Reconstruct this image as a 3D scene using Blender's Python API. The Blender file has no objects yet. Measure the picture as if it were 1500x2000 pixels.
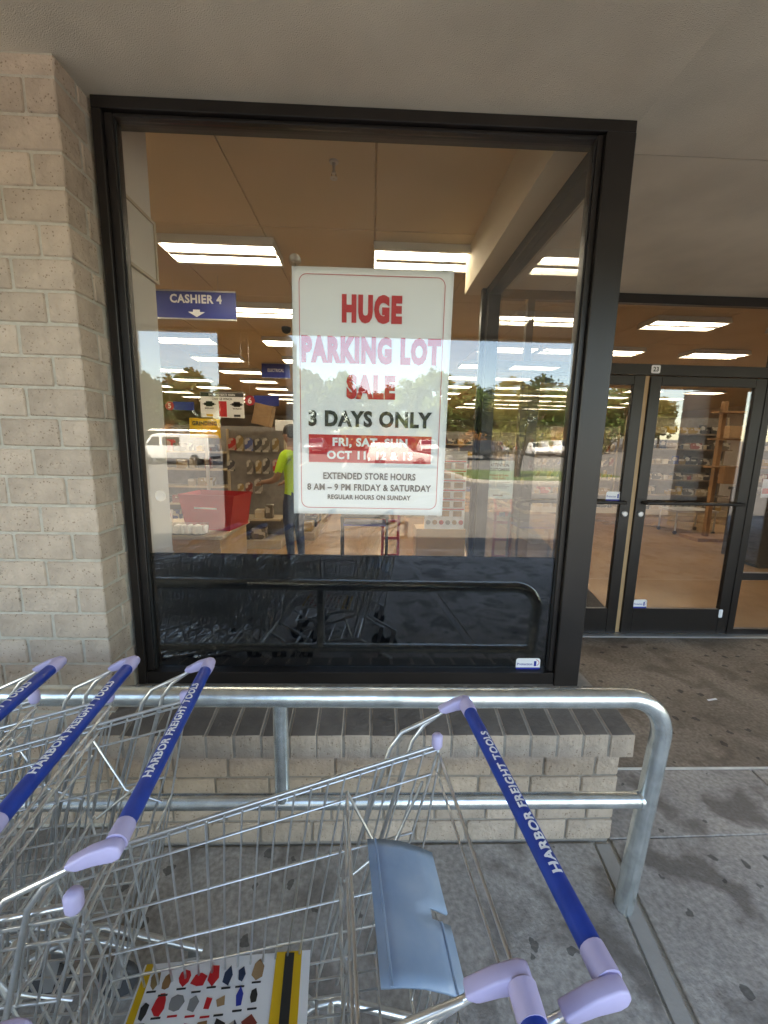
import bpy, bmesh, math, random
from mathutils import Vector, Matrix, Euler
R = math.radians
rnd = random.Random(7)
scene = bpy.context.scene

# ------------------------------------------------------------------ camera
CAMZ = 1.57
pitch, yaw, roll = R(9.4495), R(1.9144), R(1.2063)
fw = Vector((math.sin(yaw) * math.cos(pitch), math.cos(yaw) * math.cos(pitch), -math.sin(pitch)))
rt = Vector((math.cos(yaw), -math.sin(yaw), 0))
up = rt.cross(fw)
rt2 = math.cos(roll) * rt + math.sin(roll) * up
up2 = -math.sin(roll) * rt + math.cos(roll) * up
cam = bpy.data.objects.new('camera', bpy.data.cameras.new('camera'))
scene.collection.objects.link(cam)
cam.matrix_world = Matrix(((rt2.x, up2.x, -fw.x, 0), (rt2.y, up2.y, -fw.y, 0), (rt2.z, up2.z, -fw.z, CAMZ), (0, 0, 0, 1)))
cam.data.sensor_fit = 'VERTICAL'
cam.data.sensor_height = 24
cam.data.lens = 24 * 800 / 2000
cam.data.clip_start = 0.02
cam.data.clip_end = 1500
scene.camera = cam

# ------------------------------------------------------------------ sky, sun, exposure
SUN_AZ, SUN_EL = (-0.62, 0.66), R(50)            # the sun stands to the side of the shop front, slightly behind it
world = bpy.data.worlds.new('World'); scene.world = world; world.use_nodes = True
wn = world.node_tree.nodes; wl = world.node_tree.links
bg = wn['Background']
sky = wn.new('ShaderNodeTexSky'); sky.sky_type = 'NISHITA'; sky.sun_disc = False
sky.sun_elevation = SUN_EL; sky.sun_rotation = math.atan2(SUN_AZ[0], SUN_AZ[1])
sky.air_density = 1.0; sky.dust_density = 0.6; sky.ozone_density = 1.2
wl.new(sky.outputs[0], bg.inputs[0]); bg.inputs[1].default_value = 0.15
sun = bpy.data.objects.new('sun', bpy.data.lights.new('sun', 'SUN'))
scene.collection.objects.link(sun)
sun.data.energy = 5.0; sun.data.angle = R(0.5); sun.data.color = (1, 0.94, 0.84)
sd = Vector((SUN_AZ[0], SUN_AZ[1], 0)).normalized() * math.cos(SUN_EL) + Vector((0, 0, math.sin(SUN_EL)))
sun.rotation_euler = (-sd).to_track_quat('-Z', 'Y').to_euler()
sun.location = sd * 60
scene.view_settings.view_transform = 'Standard'
scene.view_settings.look = 'None'
scene.view_settings.gamma = 1
scene.view_settings.exposure = 3.15
scene.view_settings.use_white_balance = True
scene.view_settings.white_balance_temperature = 8000
scene.render.engine = 'CYCLES'
scene.cycles.use_denoising = True
scene.cycles.max_bounces = 10
scene.cycles.diffuse_bounces = 5
scene.cycles.glossy_bounces = 5
scene.cycles.transparent_max_bounces = 24
scene.cycles.caustics_reflective = False
scene.cycles.caustics_refractive = False
scene.cycles.sample_clamp_indirect = 6

# ------------------------------------------------------------------ materials
M = {}
def mat(name, col, rough=0.6, metal=0.0, var=0.0, vscale=8.0, bump=0.0, bscale=60.0, spec=0.5, col2=None, emit=None, estr=0, stretch=None, detail=4.0):
    m = bpy.data.materials.new(name); m.use_nodes = True
    nt = m.node_tree; b = nt.nodes['Principled BSDF']
    b.inputs['Roughness'].default_value = rough; b.inputs['Metallic'].default_value = metal
    b.inputs['Specular IOR Level'].default_value = spec
    b.inputs['Base Color'].default_value = (*col, 1)
    tc = nt.nodes.new('ShaderNodeTexCoord')
    src = tc.outputs['Object']
    if stretch:
        mp = nt.nodes.new('ShaderNodeMapping'); mp.inputs['Scale'].default_value = stretch
        nt.links.new(src, mp.inputs['Vector']); src = mp.outputs[0]
    if var > 0 or col2:
        n = nt.nodes.new('ShaderNodeTexNoise'); n.inputs['Scale'].default_value = vscale; n.inputs['Detail'].default_value = detail
        nt.links.new(src, n.inputs['Vector'])
        r = nt.nodes.new('ShaderNodeValToRGB')
        c2 = col2 if col2 else tuple(c * (1 - var) for c in col)
        c1 = col if col2 else tuple(min(1, c * (1 + var)) for c in col)
        r.color_ramp.elements[0].color = (*c2, 1); r.color_ramp.elements[1].color = (*c1, 1)
        r.color_ramp.elements[0].position = 0.32; r.color_ramp.elements[1].position = 0.68
        nt.links.new(n.outputs['Fac'], r.inputs[0]); nt.links.new(r.outputs[0], b.inputs['Base Color'])
    if bump > 0:
        n2 = nt.nodes.new('ShaderNodeTexNoise'); n2.inputs['Scale'].default_value = bscale; n2.inputs['Detail'].default_value = 5
        nt.links.new(src, n2.inputs['Vector'])
        bp = nt.nodes.new('ShaderNodeBump'); bp.inputs['Strength'].default_value = bump; bp.inputs['Distance'].default_value = 0.01
        nt.links.new(n2.outputs['Fac'], bp.inputs['Height']); nt.links.new(bp.outputs[0], b.inputs['Normal'])
    if emit:
        b.inputs['Emission Color'].default_value = (*emit, 1); b.inputs['Emission Strength'].default_value = estr
    M[name] = m
    return m

def per_object(m, amount=0.12):
    """small brightness difference from piece to piece"""
    nt = m.node_tree; b = nt.nodes['Principled BSDF']
    oi = nt.nodes.new('ShaderNodeObjectInfo')
    mr = nt.nodes.new('ShaderNodeMapRange'); mr.inputs[3].default_value = 1 - amount; mr.inputs[4].default_value = 1 + amount
    nt.links.new(oi.outputs['Random'], mr.inputs[0])
    hs = nt.nodes.new('ShaderNodeHueSaturation')
    nt.links.new(mr.outputs[0], hs.inputs['Value'])
    i = b.inputs['Base Color']
    if i.is_linked:
        nt.links.new(i.links[0].from_socket, hs.inputs['Color'])
    else:
        hs.inputs['Color'].default_value = i.default_value
    nt.links.new(hs.outputs[0], i)

def brick_mat():
    m = mat('brick', (0.44, 0.352, 0.276), 0.9, var=0.15, vscale=11, bump=0.8, bscale=60, spec=0.2, detail=9)
    nt = m.node_tree; b = nt.nodes['Principled BSDF']
    oi = nt.nodes.new('ShaderNodeObjectInfo'); tc = nt.nodes['Texture Coordinate']
    ad = nt.nodes.new('ShaderNodeVectorMath'); ad.operation = 'ADD'
    sc = nt.nodes.new('ShaderNodeVectorMath'); sc.operation = 'SCALE'; sc.inputs['Scale'].default_value = 1.0
    cx = nt.nodes.new('ShaderNodeCombineXYZ')
    ml = nt.nodes.new('ShaderNodeMath'); ml.operation = 'MULTIPLY'; ml.inputs[1].default_value = 37.0
    nt.links.new(oi.outputs['Random'], ml.inputs[0])
    for k in range(3): nt.links.new(ml.outputs[0], cx.inputs[k])
    nt.links.new(tc.outputs['Object'], ad.inputs[0]); nt.links.new(cx.outputs[0], ad.inputs[1])
    # pits: small dark holes
    v = nt.nodes.new('ShaderNodeTexVoronoi'); v.inputs['Scale'].default_value = 95
    nt.links.new(ad.outputs[0], v.inputs['Vector'])
    n = nt.nodes.new('ShaderNodeTexNoise'); n.inputs['Scale'].default_value = 40; nt.links.new(ad.outputs[0], n.inputs['Vector'])
    th = nt.nodes.new('ShaderNodeMath'); th.operation = 'MULTIPLY_ADD'; th.inputs[1].default_value = 0.9; th.inputs[2].default_value = -0.30
    nt.links.new(n.outputs['Fac'], th.inputs[0])
    lt = nt.nodes.new('ShaderNodeMath'); lt.operation = 'LESS_THAN'
    nt.links.new(v.outputs['Distance'], lt.inputs[0]); nt.links.new(th.outputs[0], lt.inputs[1])
    mx = nt.nodes.new('ShaderNodeMix'); mx.data_type = 'RGBA'; mx.blend_type = 'MULTIPLY'
    mx.inputs[7].default_value = (0.5, 0.45, 0.4, 1)
    fac = nt.nodes.new('ShaderNodeMath'); fac.operation = 'MULTIPLY'; fac.inputs[1].default_value = 0.75
    nt.links.new(lt.outputs[0], fac.inputs[0]); nt.links.new(fac.outputs[0], mx.inputs[0])
    nt.links.new(b.inputs['Base Color'].links[0].from_socket, mx.inputs[6])
    nt.links.new(mx.outputs[2], b.inputs['Base Color'])
    bp = [x for x in nt.nodes if x.type == 'BUMP'][0]
    sb = nt.nodes.new('ShaderNodeMath'); sb.operation = 'SUBTRACT'
    nt.links.new(bp.inputs['Height'].links[0].from_socket, sb.inputs[0]); nt.links.new(lt.outputs[0], sb.inputs[1])
    nt.links.new(sb.outputs[0], bp.inputs['Height'])
    per_object(m, 0.11)
brick_mat()

def concrete(name, c1, c2, stain, spots=0.5):
    m = mat(name, c1, 0.88, bump=0.25, bscale=120, col2=c2, vscale=2.2, spec=0.25, detail=8)
    nt = m.node_tree; b = nt.nodes['Principled BSDF']; tc = nt.nodes['Texture Coordinate']
    base = b.inputs['Base Color'].links[0].from_socket
    # fine speckle
    n = nt.nodes.new('ShaderNodeTexNoise'); n.inputs['Scale'].default_value = 55; n.inputs['Detail'].default_value = 8
    nt.links.new(tc.outputs['Object'], n.inputs['Vector'])
    mr = nt.nodes.new('ShaderNodeMapRange'); mr.inputs[1].default_value = .3; mr.inputs[2].default_value = .7; mr.inputs[3].default_value = .72; mr.inputs[4].default_value = 1.25
    nt.links.new(n.outputs['Fac'], mr.inputs[0])
    m1 = nt.nodes.new('ShaderNodeMix'); m1.data_type = 'RGBA'; m1.blend_type = 'MULTIPLY'; m1.inputs[0].default_value = 1
    nt.links.new(base, m1.inputs[6]); nt.links.new(mr.outputs[0], m1.inputs[7])
    # spilt drinks and grime
    n3 = nt.nodes.new('ShaderNodeTexNoise'); n3.inputs['Scale'].default_value = 4.3; n3.inputs['Detail'].default_value = 3; n3.inputs['Distortion'].default_value = 0.6
    nt.links.new(tc.outputs['Object'], n3.inputs['Vector'])
    r3 = nt.nodes.new('ShaderNodeMapRange'); r3.inputs[1].default_value = .50; r3.inputs[2].default_value = .64; r3.inputs[4].default_value = spots
    nt.links.new(n3.outputs['Fac'], r3.inputs[0])
    m2 = nt.nodes.new('ShaderNodeMix'); m2.data_type = 'RGBA'; m2.inputs[7].default_value = (*stain, 1)
    nt.links.new(r3.outputs[0], m2.inputs[0]); nt.links.new(m1.outputs[2], m2.inputs[6])
    # trodden gum
    v = nt.nodes.new('ShaderNodeTexVoronoi'); v.voronoi_dimensions = '2D'; v.inputs['Scale'].default_value = 9; v.inputs['Randomness'].default_value = 1
    nd = nt.nodes.new('ShaderNodeTexNoise'); nd.inputs['Scale'].default_value = 30
    nt.links.new(tc.outputs['Object'], nd.inputs['Vector'])
    mxv = nt.nodes.new('ShaderNodeMix'); mxv.data_type = 'VECTOR'; mxv.inputs[0].default_value = 0.04
    nt.links.new(tc.outputs['Object'], mxv.inputs[4]); nt.links.new(nd.outputs['Color'], mxv.inputs[5])
    nt.links.new(mxv.outputs[1], v.inputs['Vector'])
    sz = nt.nodes.new('ShaderNodeSeparateColor'); nt.links.new(v.outputs['Color'], sz.inputs[0])
    th = nt.nodes.new('ShaderNodeMapRange'); th.inputs[1].default_value = .55; th.inputs[2].default_value = 1; th.inputs[3].default_value = 0; th.inputs[4].default_value = 0.17
    nt.links.new(sz.outputs[0], th.inputs[0])
    lt = nt.nodes.new('ShaderNodeMath'); lt.operation = 'LESS_THAN'
    nt.links.new(v.outputs['Distance'], lt.inputs[0]); nt.links.new(th.outputs[0], lt.inputs[1])
    f = nt.nodes.new('ShaderNodeMath'); f.operation = 'MULTIPLY'; f.inputs[1].default_value = 0.62
    nt.links.new(lt.outputs[0], f.inputs[0])
    m3 = nt.nodes.new('ShaderNodeMix'); m3.data_type = 'RGBA'; m3.inputs[7].default_value = (0.035, 0.033, 0.03, 1)
    nt.links.new(f.outputs[0], m3.inputs[0]); nt.links.new(m2.outputs[2], m3.inputs[6])
    nt.links.new(m3.outputs[2], b.inputs['Base Color'])
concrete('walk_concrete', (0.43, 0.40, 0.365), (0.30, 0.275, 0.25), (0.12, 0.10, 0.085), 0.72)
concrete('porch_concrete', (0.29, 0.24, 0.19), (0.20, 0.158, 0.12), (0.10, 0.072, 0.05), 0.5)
mat('sill_top_dark', (0.19, 0.16, 0.135), 0.9, col2=(0.12, 0.10, 0.085), vscale=9, bump=0.5, bscale=70)  # darker mottled brown for the top faces of the sill bricks
per_object(M['sill_top_dark'], 0.15)
mat('mortar_dark', (0.29, 0.255, 0.215), 0.95, var=0.2, vscale=20, bump=0.5, bscale=150)  # sill mortar, darker than the rest to suit the brick tops
mat('mortar', (0.46, 0.42, 0.35), 0.95, var=0.1, vscale=30, bump=0.5, bscale=150, spec=0.1)
mat('stucco', (0.70, 0.625, 0.505), 0.92, var=0.10, vscale=2.6, bump=0.5, bscale=300, spec=0.15)
mat('bronze', (0.017, 0.0135, 0.012), 0.36, metal=0.15, var=0.25, vscale=3, bump=0.04, bscale=300)
mat('rubber_black', (0.012, 0.012, 0.012), 0.7)
mat('black_board', (0.004, 0.004, 0.005), 0.9, spec=0.0)
mat('galvanised', (0.70, 0.76, 0.77), 0.27, metal=0.9, var=0.16, vscale=26, bump=0.06, bscale=90)
mat('zinc_wire', (0.60, 0.61, 0.61), 0.28, metal=0.92, var=0.1, vscale=30)
mat('grip_blue', (0.001, 0.034, 0.27), 0.45, var=0.14, vscale=35, bump=0.03, bscale=80)
mat('lilac_plastic', (0.43, 0.39, 0.60), 0.45, var=0.06, vscale=25)
mat('seat_plastic', (0.19, 0.30, 0.47), 0.38, bump=0.10, bscale=26, col2=(0.34, 0.44, 0.58), vscale=9)  # paler patches put reflections on the panel into its colour
mat('grip_print', (0.75, 0.77, 0.80), 0.6)
mat('caster_grey', (0.06, 0.06, 0.065), 0.6)
mat('aluminium', (0.55, 0.55, 0.55), 0.4, metal=0.8)
mat('paper', (0.86, 0.86, 0.85), 0.6, bump=0.08, bscale=7)
mat('print_red', (0.55, 0.008, 0.015), 0.55)
mat('print_black', (0.014, 0.014, 0.014), 0.6)
mat('print_grey', (0.22, 0.22, 0.22), 0.6)
mat('print_white', (0.82, 0.82, 0.82), 0.6)
mat('print_blue', (0.01, 0.03, 0.30), 0.5)
mat('sign_blue', (0.012, 0.032, 0.26), 0.4)
mat('sign_yellow', (0.70, 0.42, 0.01), 0.5)
mat('sign_mint', (0.66, 0.74, 0.68), 0.6)
mat('clear_plastic', (0.75, 0.75, 0.75), 0.15)
mat('drywall', (0.66, 0.62, 0.56), 0.8, var=0.03, vscale=2, bump=0.05, bscale=200)
mat('bulkhead_paint', (0.66, 0.57, 0.42), 0.8, var=0.03, vscale=2)
mat('ceiling_tile', (0.62, 0.50, 0.34), 0.9, var=0.05, vscale=1.5, bump=0.1, bscale=250, spec=0.1)
mat('store_floor', (0.35, 0.215, 0.115), 0.24, col2=(0.25, 0.15, 0.08), vscale=1.3, bump=0.02, bscale=60, spec=0.5, detail=7)
mat('door_mat', (0.028, 0.028, 0.032), 0.95, var=0.2, vscale=60, bump=0.3, bscale=300)
mat('fixture_white', (0.75, 0.73, 0.66), 0.5)
mat('lamp_tube', (1, 1, 1), 0.5, emit=(1.0, 0.97, 0.90), estr=2.3)
mat('shelf_beige', (0.45, 0.37, 0.26), 0.5, var=0.05)
mat('shelf_dark', (0.22, 0.17, 0.12), 0.5, var=0.1)
mat('peg_panel', (0.20, 0.18, 0.16), 0.7, var=0.15, vscale=10)
mat('laminate_tan', (0.47, 0.30, 0.15), 0.45, var=0.08, vscale=4)
mat('wood_post', (0.27, 0.14, 0.055), 0.5, var=0.2, vscale=6, stretch=(4, 4, .4))
mat('cardboard', (0.36, 0.22, 0.11), 0.8, var=0.1, vscale=12)
mat('red_plastic', (0.42, 0.006, 0.015), 0.35)
mat('hi_vis', (0.40, 0.62, 0.02), 0.8, bump=0.6, bscale=14)
mat('denim', (0.02, 0.035, 0.075), 0.85, var=0.2, vscale=40)
mat('skin', (0.30, 0.16, 0.10), 0.55)
mat('hair', (0.02, 0.013, 0.01), 0.7)
mat('asphalt', (0.155, 0.15, 0.143), 0.9, col2=(0.115, 0.112, 0.108), vscale=0.4, bump=0.3, bscale=80, detail=8)
mat('line_paint', (0.62, 0.62, 0.58), 0.8, var=0.2, vscale=8)
mat('kerb_concrete', (0.36, 0.34, 0.31), 0.9, var=0.12, vscale=3, bump=0.2)
mat('lawn', (0.06, 0.10, 0.025), 0.95, col2=(0.10, 0.13, 0.035), vscale=3, bump=0.8, bscale=60)
mat('bark', (0.09, 0.065, 0.045), 0.95, var=0.3, vscale=12, bump=0.6, bscale=30)
for i, c in enumerate([(0.075, 0.115, 0.032), (0.10, 0.135, 0.04), (0.15, 0.15, 0.045), (0.24, 0.11, 0.035)]):
    per_object(mat('leaf_%d' % i, c, 0.7, var=0.35, vscale=1.1, spec=0.2), 0.18)
mat('car_white', (0.72, 0.72, 0.71), 0.25, spec=0.6)
mat('car_black', (0.012, 0.012, 0.014), 0.2, spec=0.6)
mat('car_silver', (0.38, 0.39, 0.40), 0.3, metal=0.6)
mat('car_red', (0.30, 0.012, 0.012), 0.25, spec=0.6)
mat('car_blue', (0.02, 0.05, 0.14), 0.25, spec=0.6)
mat('car_glass', (0.012, 0.014, 0.016), 0.06, spec=0.8)
mat('tyre', (0.015, 0.015, 0.015), 0.85)
mat('rim_metal', (0.45, 0.45, 0.46), 0.35, metal=0.8)
mat('lamp_red', (0.35, 0.01, 0.01), 0.25)
mat('lamp_clear', (0.6, 0.6, 0.58), 0.15)
mat('tan_brick_far', (0.34, 0.24, 0.16), 0.9, var=0.15, vscale=3)
mat('roof_dark', (0.09, 0.08, 0.07), 0.9, var=0.15, vscale=2)

def pack_mat(name, sat, val, dark):
    """printed packaging: one colour per object with a paler label panel"""
    m = bpy.data.materials.new(name); m.use_nodes = True; nt = m.node_tree; b = nt.nodes['Principled BSDF']
    b.inputs['Roughness'].default_value = 0.45
    oi = nt.nodes.new('ShaderNodeObjectInfo')
    r = nt.nodes.new('ShaderNodeValToRGB'); r.color_ramp.interpolation = 'CONSTANT'
    cols = dark
    el = r.color_ramp.elements
    while len(el) < len(cols): el.new(0.5)
    for k, c in enumerate(cols): el[k].position = k / len(cols); el[k].color = (*c, 1)
    nt.links.new(oi.outputs['Random'], r.inputs[0])
    tc = nt.nodes.new('ShaderNodeTexCoord'); v = nt.nodes.new('ShaderNodeTexVoronoi'); v.distance = 'CHEBYCHEV'; v.inputs['Scale'].default_value = 12
    nt.links.new(tc.outputs['Object'], v.inputs['Vector'])
    s = nt.nodes.new('ShaderNodeSeparateColor'); nt.links.new(v.outputs['Color'], s.inputs[0])
    mr = nt.nodes.new('ShaderNodeMapRange'); mr.inputs[1].default_value = .6; mr.inputs[2].default_value = .62; mr.inputs[4].default_value = .75
    nt.links.new(s.outputs[0], mr.inputs[0])
    mx = nt.nodes.new('ShaderNodeMix'); mx.data_type = 'RGBA'; mx.inputs[7].default_value = (0.55, 0.5, 0.42, 1)
    nt.links.new(mr.outputs[0], mx.inputs[0]); nt.links.new(r.outputs[0], mx.inputs[6]); nt.links.new(mx.outputs[2], b.inputs['Base Color'])
    M[name] = m
pack_mat('pack_dark', 0, 0, [(0.03, 0.03, 0.03), (0.12, 0.10, 0.08), (0.25, 0.16, 0.05), (0.04, 0.04, 0.05), (0.20, 0.03, 0.02), (0.30, 0.24, 0.16), (0.05, 0.05, 0.05), (0.34, 0.20, 0.02)])
pack_mat('pack_bright', 0, 0, [(0.55, 0.02, 0.02), (0.6, 0.57, 0.5), (0.45, 0.28, 0.04), (0.05, 0.08, 0.25), (0.5, 0.42, 0.3), (0.03, 0.03, 0.03)])

def glass_mat(name, f0=0.05, tint=(1, 1, 1), dirt=0.0):
    m = bpy.data.materials.new(name); m.use_nodes = True; nt = m.node_tree
    nt.nodes.remove(nt.nodes['Principled BSDF'])
    out = [n for n in nt.nodes if n.type == 'OUTPUT_MATERIAL'][0]
    lw = nt.nodes.new('ShaderNodeLayerWeight'); lw.inputs[0].default_value = 0.5
    pw = nt.nodes.new('ShaderNodeMath'); pw.operation = 'POWER'; pw.inputs[1].default_value = 5
    ma = nt.nodes.new('ShaderNodeMath'); ma.operation = 'MULTIPLY_ADD'; ma.inputs[1].default_value = 1 - f0; ma.inputs[2].default_value = f0
    nt.links.new(lw.outputs['Facing'], pw.inputs[0]); nt.links.new(pw.outputs[0], ma.inputs[0])
    tr = nt.nodes.new('ShaderNodeBsdfTransparent'); tr.inputs[0].default_value = (*tint, 1)
    gl = nt.nodes.new('ShaderNodeBsdfAnisotropic'); gl.inputs['Roughness'].default_value = 0.0; gl.inputs[0].default_value = (1, 1, 1, 1)
    mx = nt.nodes.new('ShaderNodeMixShader')
    nt.links.new(ma.outputs[0], mx.inputs[0]); nt.links.new(tr.outputs[0], mx.inputs[1]); nt.links.new(gl.outputs[0], mx.inputs[2])
    nt.links.new(mx.outputs[0], out.inputs[0])
    M[name] = m
glass_mat('window_glass', 0.056, (0.97, 0.98, 0.975))
glass_mat('door_glass', 0.06, (0.86, 0.85, 0.84))
glass_mat('side_glass', 0.035, (0.98, 0.98, 0.98))
glass_mat('cup_plastic', 0.10, (0.86, 0.88, 0.88))

# ------------------------------------------------------------------ mesh helpers
COL = scene.collection
class MB:
    def __init__(s): s.v = []; s.f = []
    def add(s, vs, fs):
        o = len(s.v); s.v += [tuple(p) for p in vs]; s.f += [tuple(i + o for i in q) for q in fs]; return s
    def box(s, x0, x1, y0, y1, z0, z1, mtx=None):
        vs = [Vector((x, y, z)) for x in (x0, x1) for y in (y0, y1) for z in (z0, z1)]
        if mtx is not None: vs = [mtx @ p for p in vs]
        return s.add(vs, [(0, 1, 3, 2), (4, 6, 7, 5), (0, 4, 5, 1), (2, 3, 7, 6), (0, 2, 6, 4), (1, 5, 7, 3)])
    def tube(s, pts, r, n=8, caps=True, closed=False):
        pts = [Vector(p) for p in pts]; k = len(pts)
        rs = r if isinstance(r, (list, tuple)) else [r] * k
        d0 = (pts[1] - pts[0]).normalized()
        ref = Vector((0, 0, 1)) if abs(d0.z) < 0.9 else Vector((1, 0, 0))
        a = d0.cross(ref).normalized(); vs = []
        for i, p in enumerate(pts):
            if closed: d = (pts[(i + 1) % k] - pts[i - 1]).normalized()
            else:
                d = Vector((0, 0, 0))
                if i > 0: d += (pts[i] - pts[i - 1]).normalized()
                if i < k - 1: d += (pts[i + 1] - pts[i]).normalized()
                d.normalize()
            a = (a - d * a.dot(d))
            a = a.normalized() if a.length > 1e-6 else d.orthogonal().normalized()
            b = d.cross(a)
            for j in range(n):
                t = 2 * math.pi * j / n
                vs.append(p + (a * math.cos(t) + b * math.sin(t)) * rs[i])
        fs = []
        for i in range(k if closed else k - 1):
            i2 = (i + 1) % k
            for j in range(n):
                j2 = (j + 1) % n
                fs.append((i * n + j, i * n + j2, i2 * n + j2, i2 * n + j))
        if caps and not closed:
            fs.append(tuple(range(n))[::-1]); fs.append(tuple((k - 1) * n + j for j in range(n)))
        return s.add(vs, fs)
    def prism(s, poly, axis, a, b):
        """poly: 2-D outline; axis: 0 x, 1 y, 2 z extrusion from a to b"""
        n = len(poly); vs = []
        for t in (a, b):
            for (u, w) in poly:
                vs.append((t, u, w) if axis == 0 else (u, t, w) if axis == 1 else (u, w, t))
        fs = [tuple(range(n))[::-1], tuple(range(n, 2 * n))]
        for i in range(n):
            j = (i + 1) % n; fs.append((i, j, n + j, n + i))
        return s.add(vs, fs)
    def lathe(s, prof, c=(0, 0, 0), axis='z', n=16):
        vs = []; k = len(prof)
        for (r, h) in prof:
            for j in range(n):
                t = 2 * math.pi * j / n
                p = (r * math.cos(t), r * math.sin(t), h)
                if axis == 'y': p = (p[0], p[2], p[1])
                if axis == 'x': p = (p[2], p[0], p[1])
                vs.append((p[0] + c[0], p[1] + c[1], p[2] + c[2]))
        fs = []
        for i in range(k - 1):
            for j in range(n):
                j2 = (j + 1) % n
                fs.append((i * n + j, i * n + j2, (i + 1) * n + j2, (i + 1) * n + j))
        fs.append(tuple(range(n))[::-1]); fs.append(tuple((k - 1) * n + j for j in range(n)))
        return s.add(vs, fs)
    def mesh(s, name, m, bevel=0, smooth=0, seg=1):
        me = bpy.data.meshes.new(name)
        bm = bmesh.new()
        vs = [bm.verts.new(p) for p in s.v]
        for q in s.f:
            try: bm.faces.new([vs[i] for i in q])
            except ValueError: pass
        bmesh.ops.recalc_face_normals(bm, faces=bm.faces)
        if bevel > 0:
            es = [e for e in bm.edges if len(e.link_faces) == 2 and e.calc_face_angle(0) > 0.6]
            bmesh.ops.bevel(bm, geom=es, offset=bevel, segments=seg, affect='EDGES', profile=0.5)
        bm.to_mesh(me); bm.free()
        if m is not None: me.materials.append(M[m])
        if smooth:
            for p in me.polygons: p.use_smooth = True
            me.set_sharp_from_angle(angle=R(smooth))
        return me
    def build(s, name, m, parent=None, bevel=0, smooth=0, seg=1):
        o = bpy.data.objects.new(name, s.mesh(name, m, bevel, smooth, seg)); COL.objects.link(o)
        if parent is not None: o.parent = parent
        return o

def tag(o, label=None, cat=None, group=None, kind=None):
    if label: o['label'] = label
    if cat: o['category'] = cat
    if group: o['group'] = group
    if kind: o['kind'] = kind
    return o
def empty(name, loc=(0, 0, 0), rz=0, label=None, cat=None, group=None):
    o = bpy.data.objects.new(name, None); COL.objects.link(o)
    o.location = loc; o.rotation_euler = (0, 0, rz)
    return tag(o, label, cat, group)
def place(name, me, parent=None, loc=(0, 0, 0), rot=(0, 0, 0), scale=(1, 1, 1)):
    o = bpy.data.objects.new(name, me); COL.objects.link(o); o.parent = parent
    o.location = loc; o.rotation_euler = rot; o.scale = scale
    return o
def copy_tree(o, parent=None, skip=None):
    c = o.copy(); COL.objects.link(c); c.parent = parent
    for ch in [x for x in KIDS.get(o.name, [])]:
        if skip is None or not ch.name.startswith(skip): copy_tree(ch, c)
    return c
KIDS = {}
def index_kids():
    KIDS.clear()
    for o in scene.objects:
        if o.parent is not None: KIDS.setdefault(o.parent.name, []).append(o)
def box(name, m, x0, x1, y0, y1, z0, z1, parent=None, bevel=0):
    cx, cy, cz = (x0 + x1) / 2, (y0 + y1) / 2, (z0 + z1) / 2
    o = MB().box(x0 - cx, x1 - cx, y0 - cy, y1 - cy, z0 - cz, z1 - cz).build(name, m, parent, bevel)
    o.location = (cx, cy, cz)
    return o

_tc = {}
def text_mesh(body, height, m, width=None, bold=0.0, depth=0.0):
    """lettering mesh in the XY plane, centred, cap height `height`, squeezed to `width`"""
    cu = bpy.data.curves.new('t', 'FONT'); cu.body = body; cu.align_x = 'CENTER'; cu.size = 1.0
    cu.offset = bold; cu.space_character = 1 + bold * 2.6; cu.resolution_u = 3; cu.extrude = depth; cu.fill_mode = 'FRONT' if depth == 0 else 'BOTH'
    ob = bpy.data.objects.new('t', cu); COL.objects.link(ob)
    bpy.context.view_layer.update()
    dg = bpy.context.evaluated_depsgraph_get()
    me = bpy.data.meshes.new_from_object(ob.evaluated_get(dg))
    bpy.data.objects.remove(ob); bpy.data.curves.remove(cu)
    xs = [v.co.x for v in me.vertices]; ys = [v.co.y for v in me.vertices]
    x0, x1, y0, y1 = min(xs), max(xs), min(ys), max(ys)
    sy = height / (y1 - y0); sx = (width / (x1 - x0)) if width else sy
    for v in me.vertices:
        v.co.x = (v.co.x - (x0 + x1) / 2) * sx; v.co.y = (v.co.y - (y0 + y1) / 2) * sy
    me.materials.clear(); me.materials.append(M[m]); me.name = 'lettering'
    return me
def text_on_wall(body, x, y, z, height, m, parent=None, width=None, bold=0.0, name='lettering'):
    """lettering that faces the camera side (-y)"""
    return place(name, text_mesh(body, height, m, width, bold), parent, (x, y, z), (R(90), 0, 0))

_ORD = 'first second third fourth fifth sixth seventh eighth ninth tenth eleventh twelfth thirteenth fourteenth fifteenth sixteenth seventeenth eighteenth nineteenth twentieth'.split()
def nth(k): return _ORD[k] if k < 20 else '%dth' % (k + 1)
def rrect(x0, x1, y0, y1, r, n=5):
    p = []
    for cx, cy, a0 in ((x1 - r, y1 - r, 0), (x0 + r, y1 - r, 90), (x0 + r, y0 + r, 180), (x1 - r, y0 + r, 270)):
        for k in range(n + 1):
            t = R(a0 + 90 * k / n); p.append((cx + r * math.cos(t), cy + r * math.sin(t)))
    return p

# ================================================================== THE SETTING
SOF = 2.713                      # underside of the walkway canopy
WY = 1.62                        # face of the big window frame
DY = 3.217                       # face of the entrance doors
CZ = 3.02                        # shop ceiling

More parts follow.
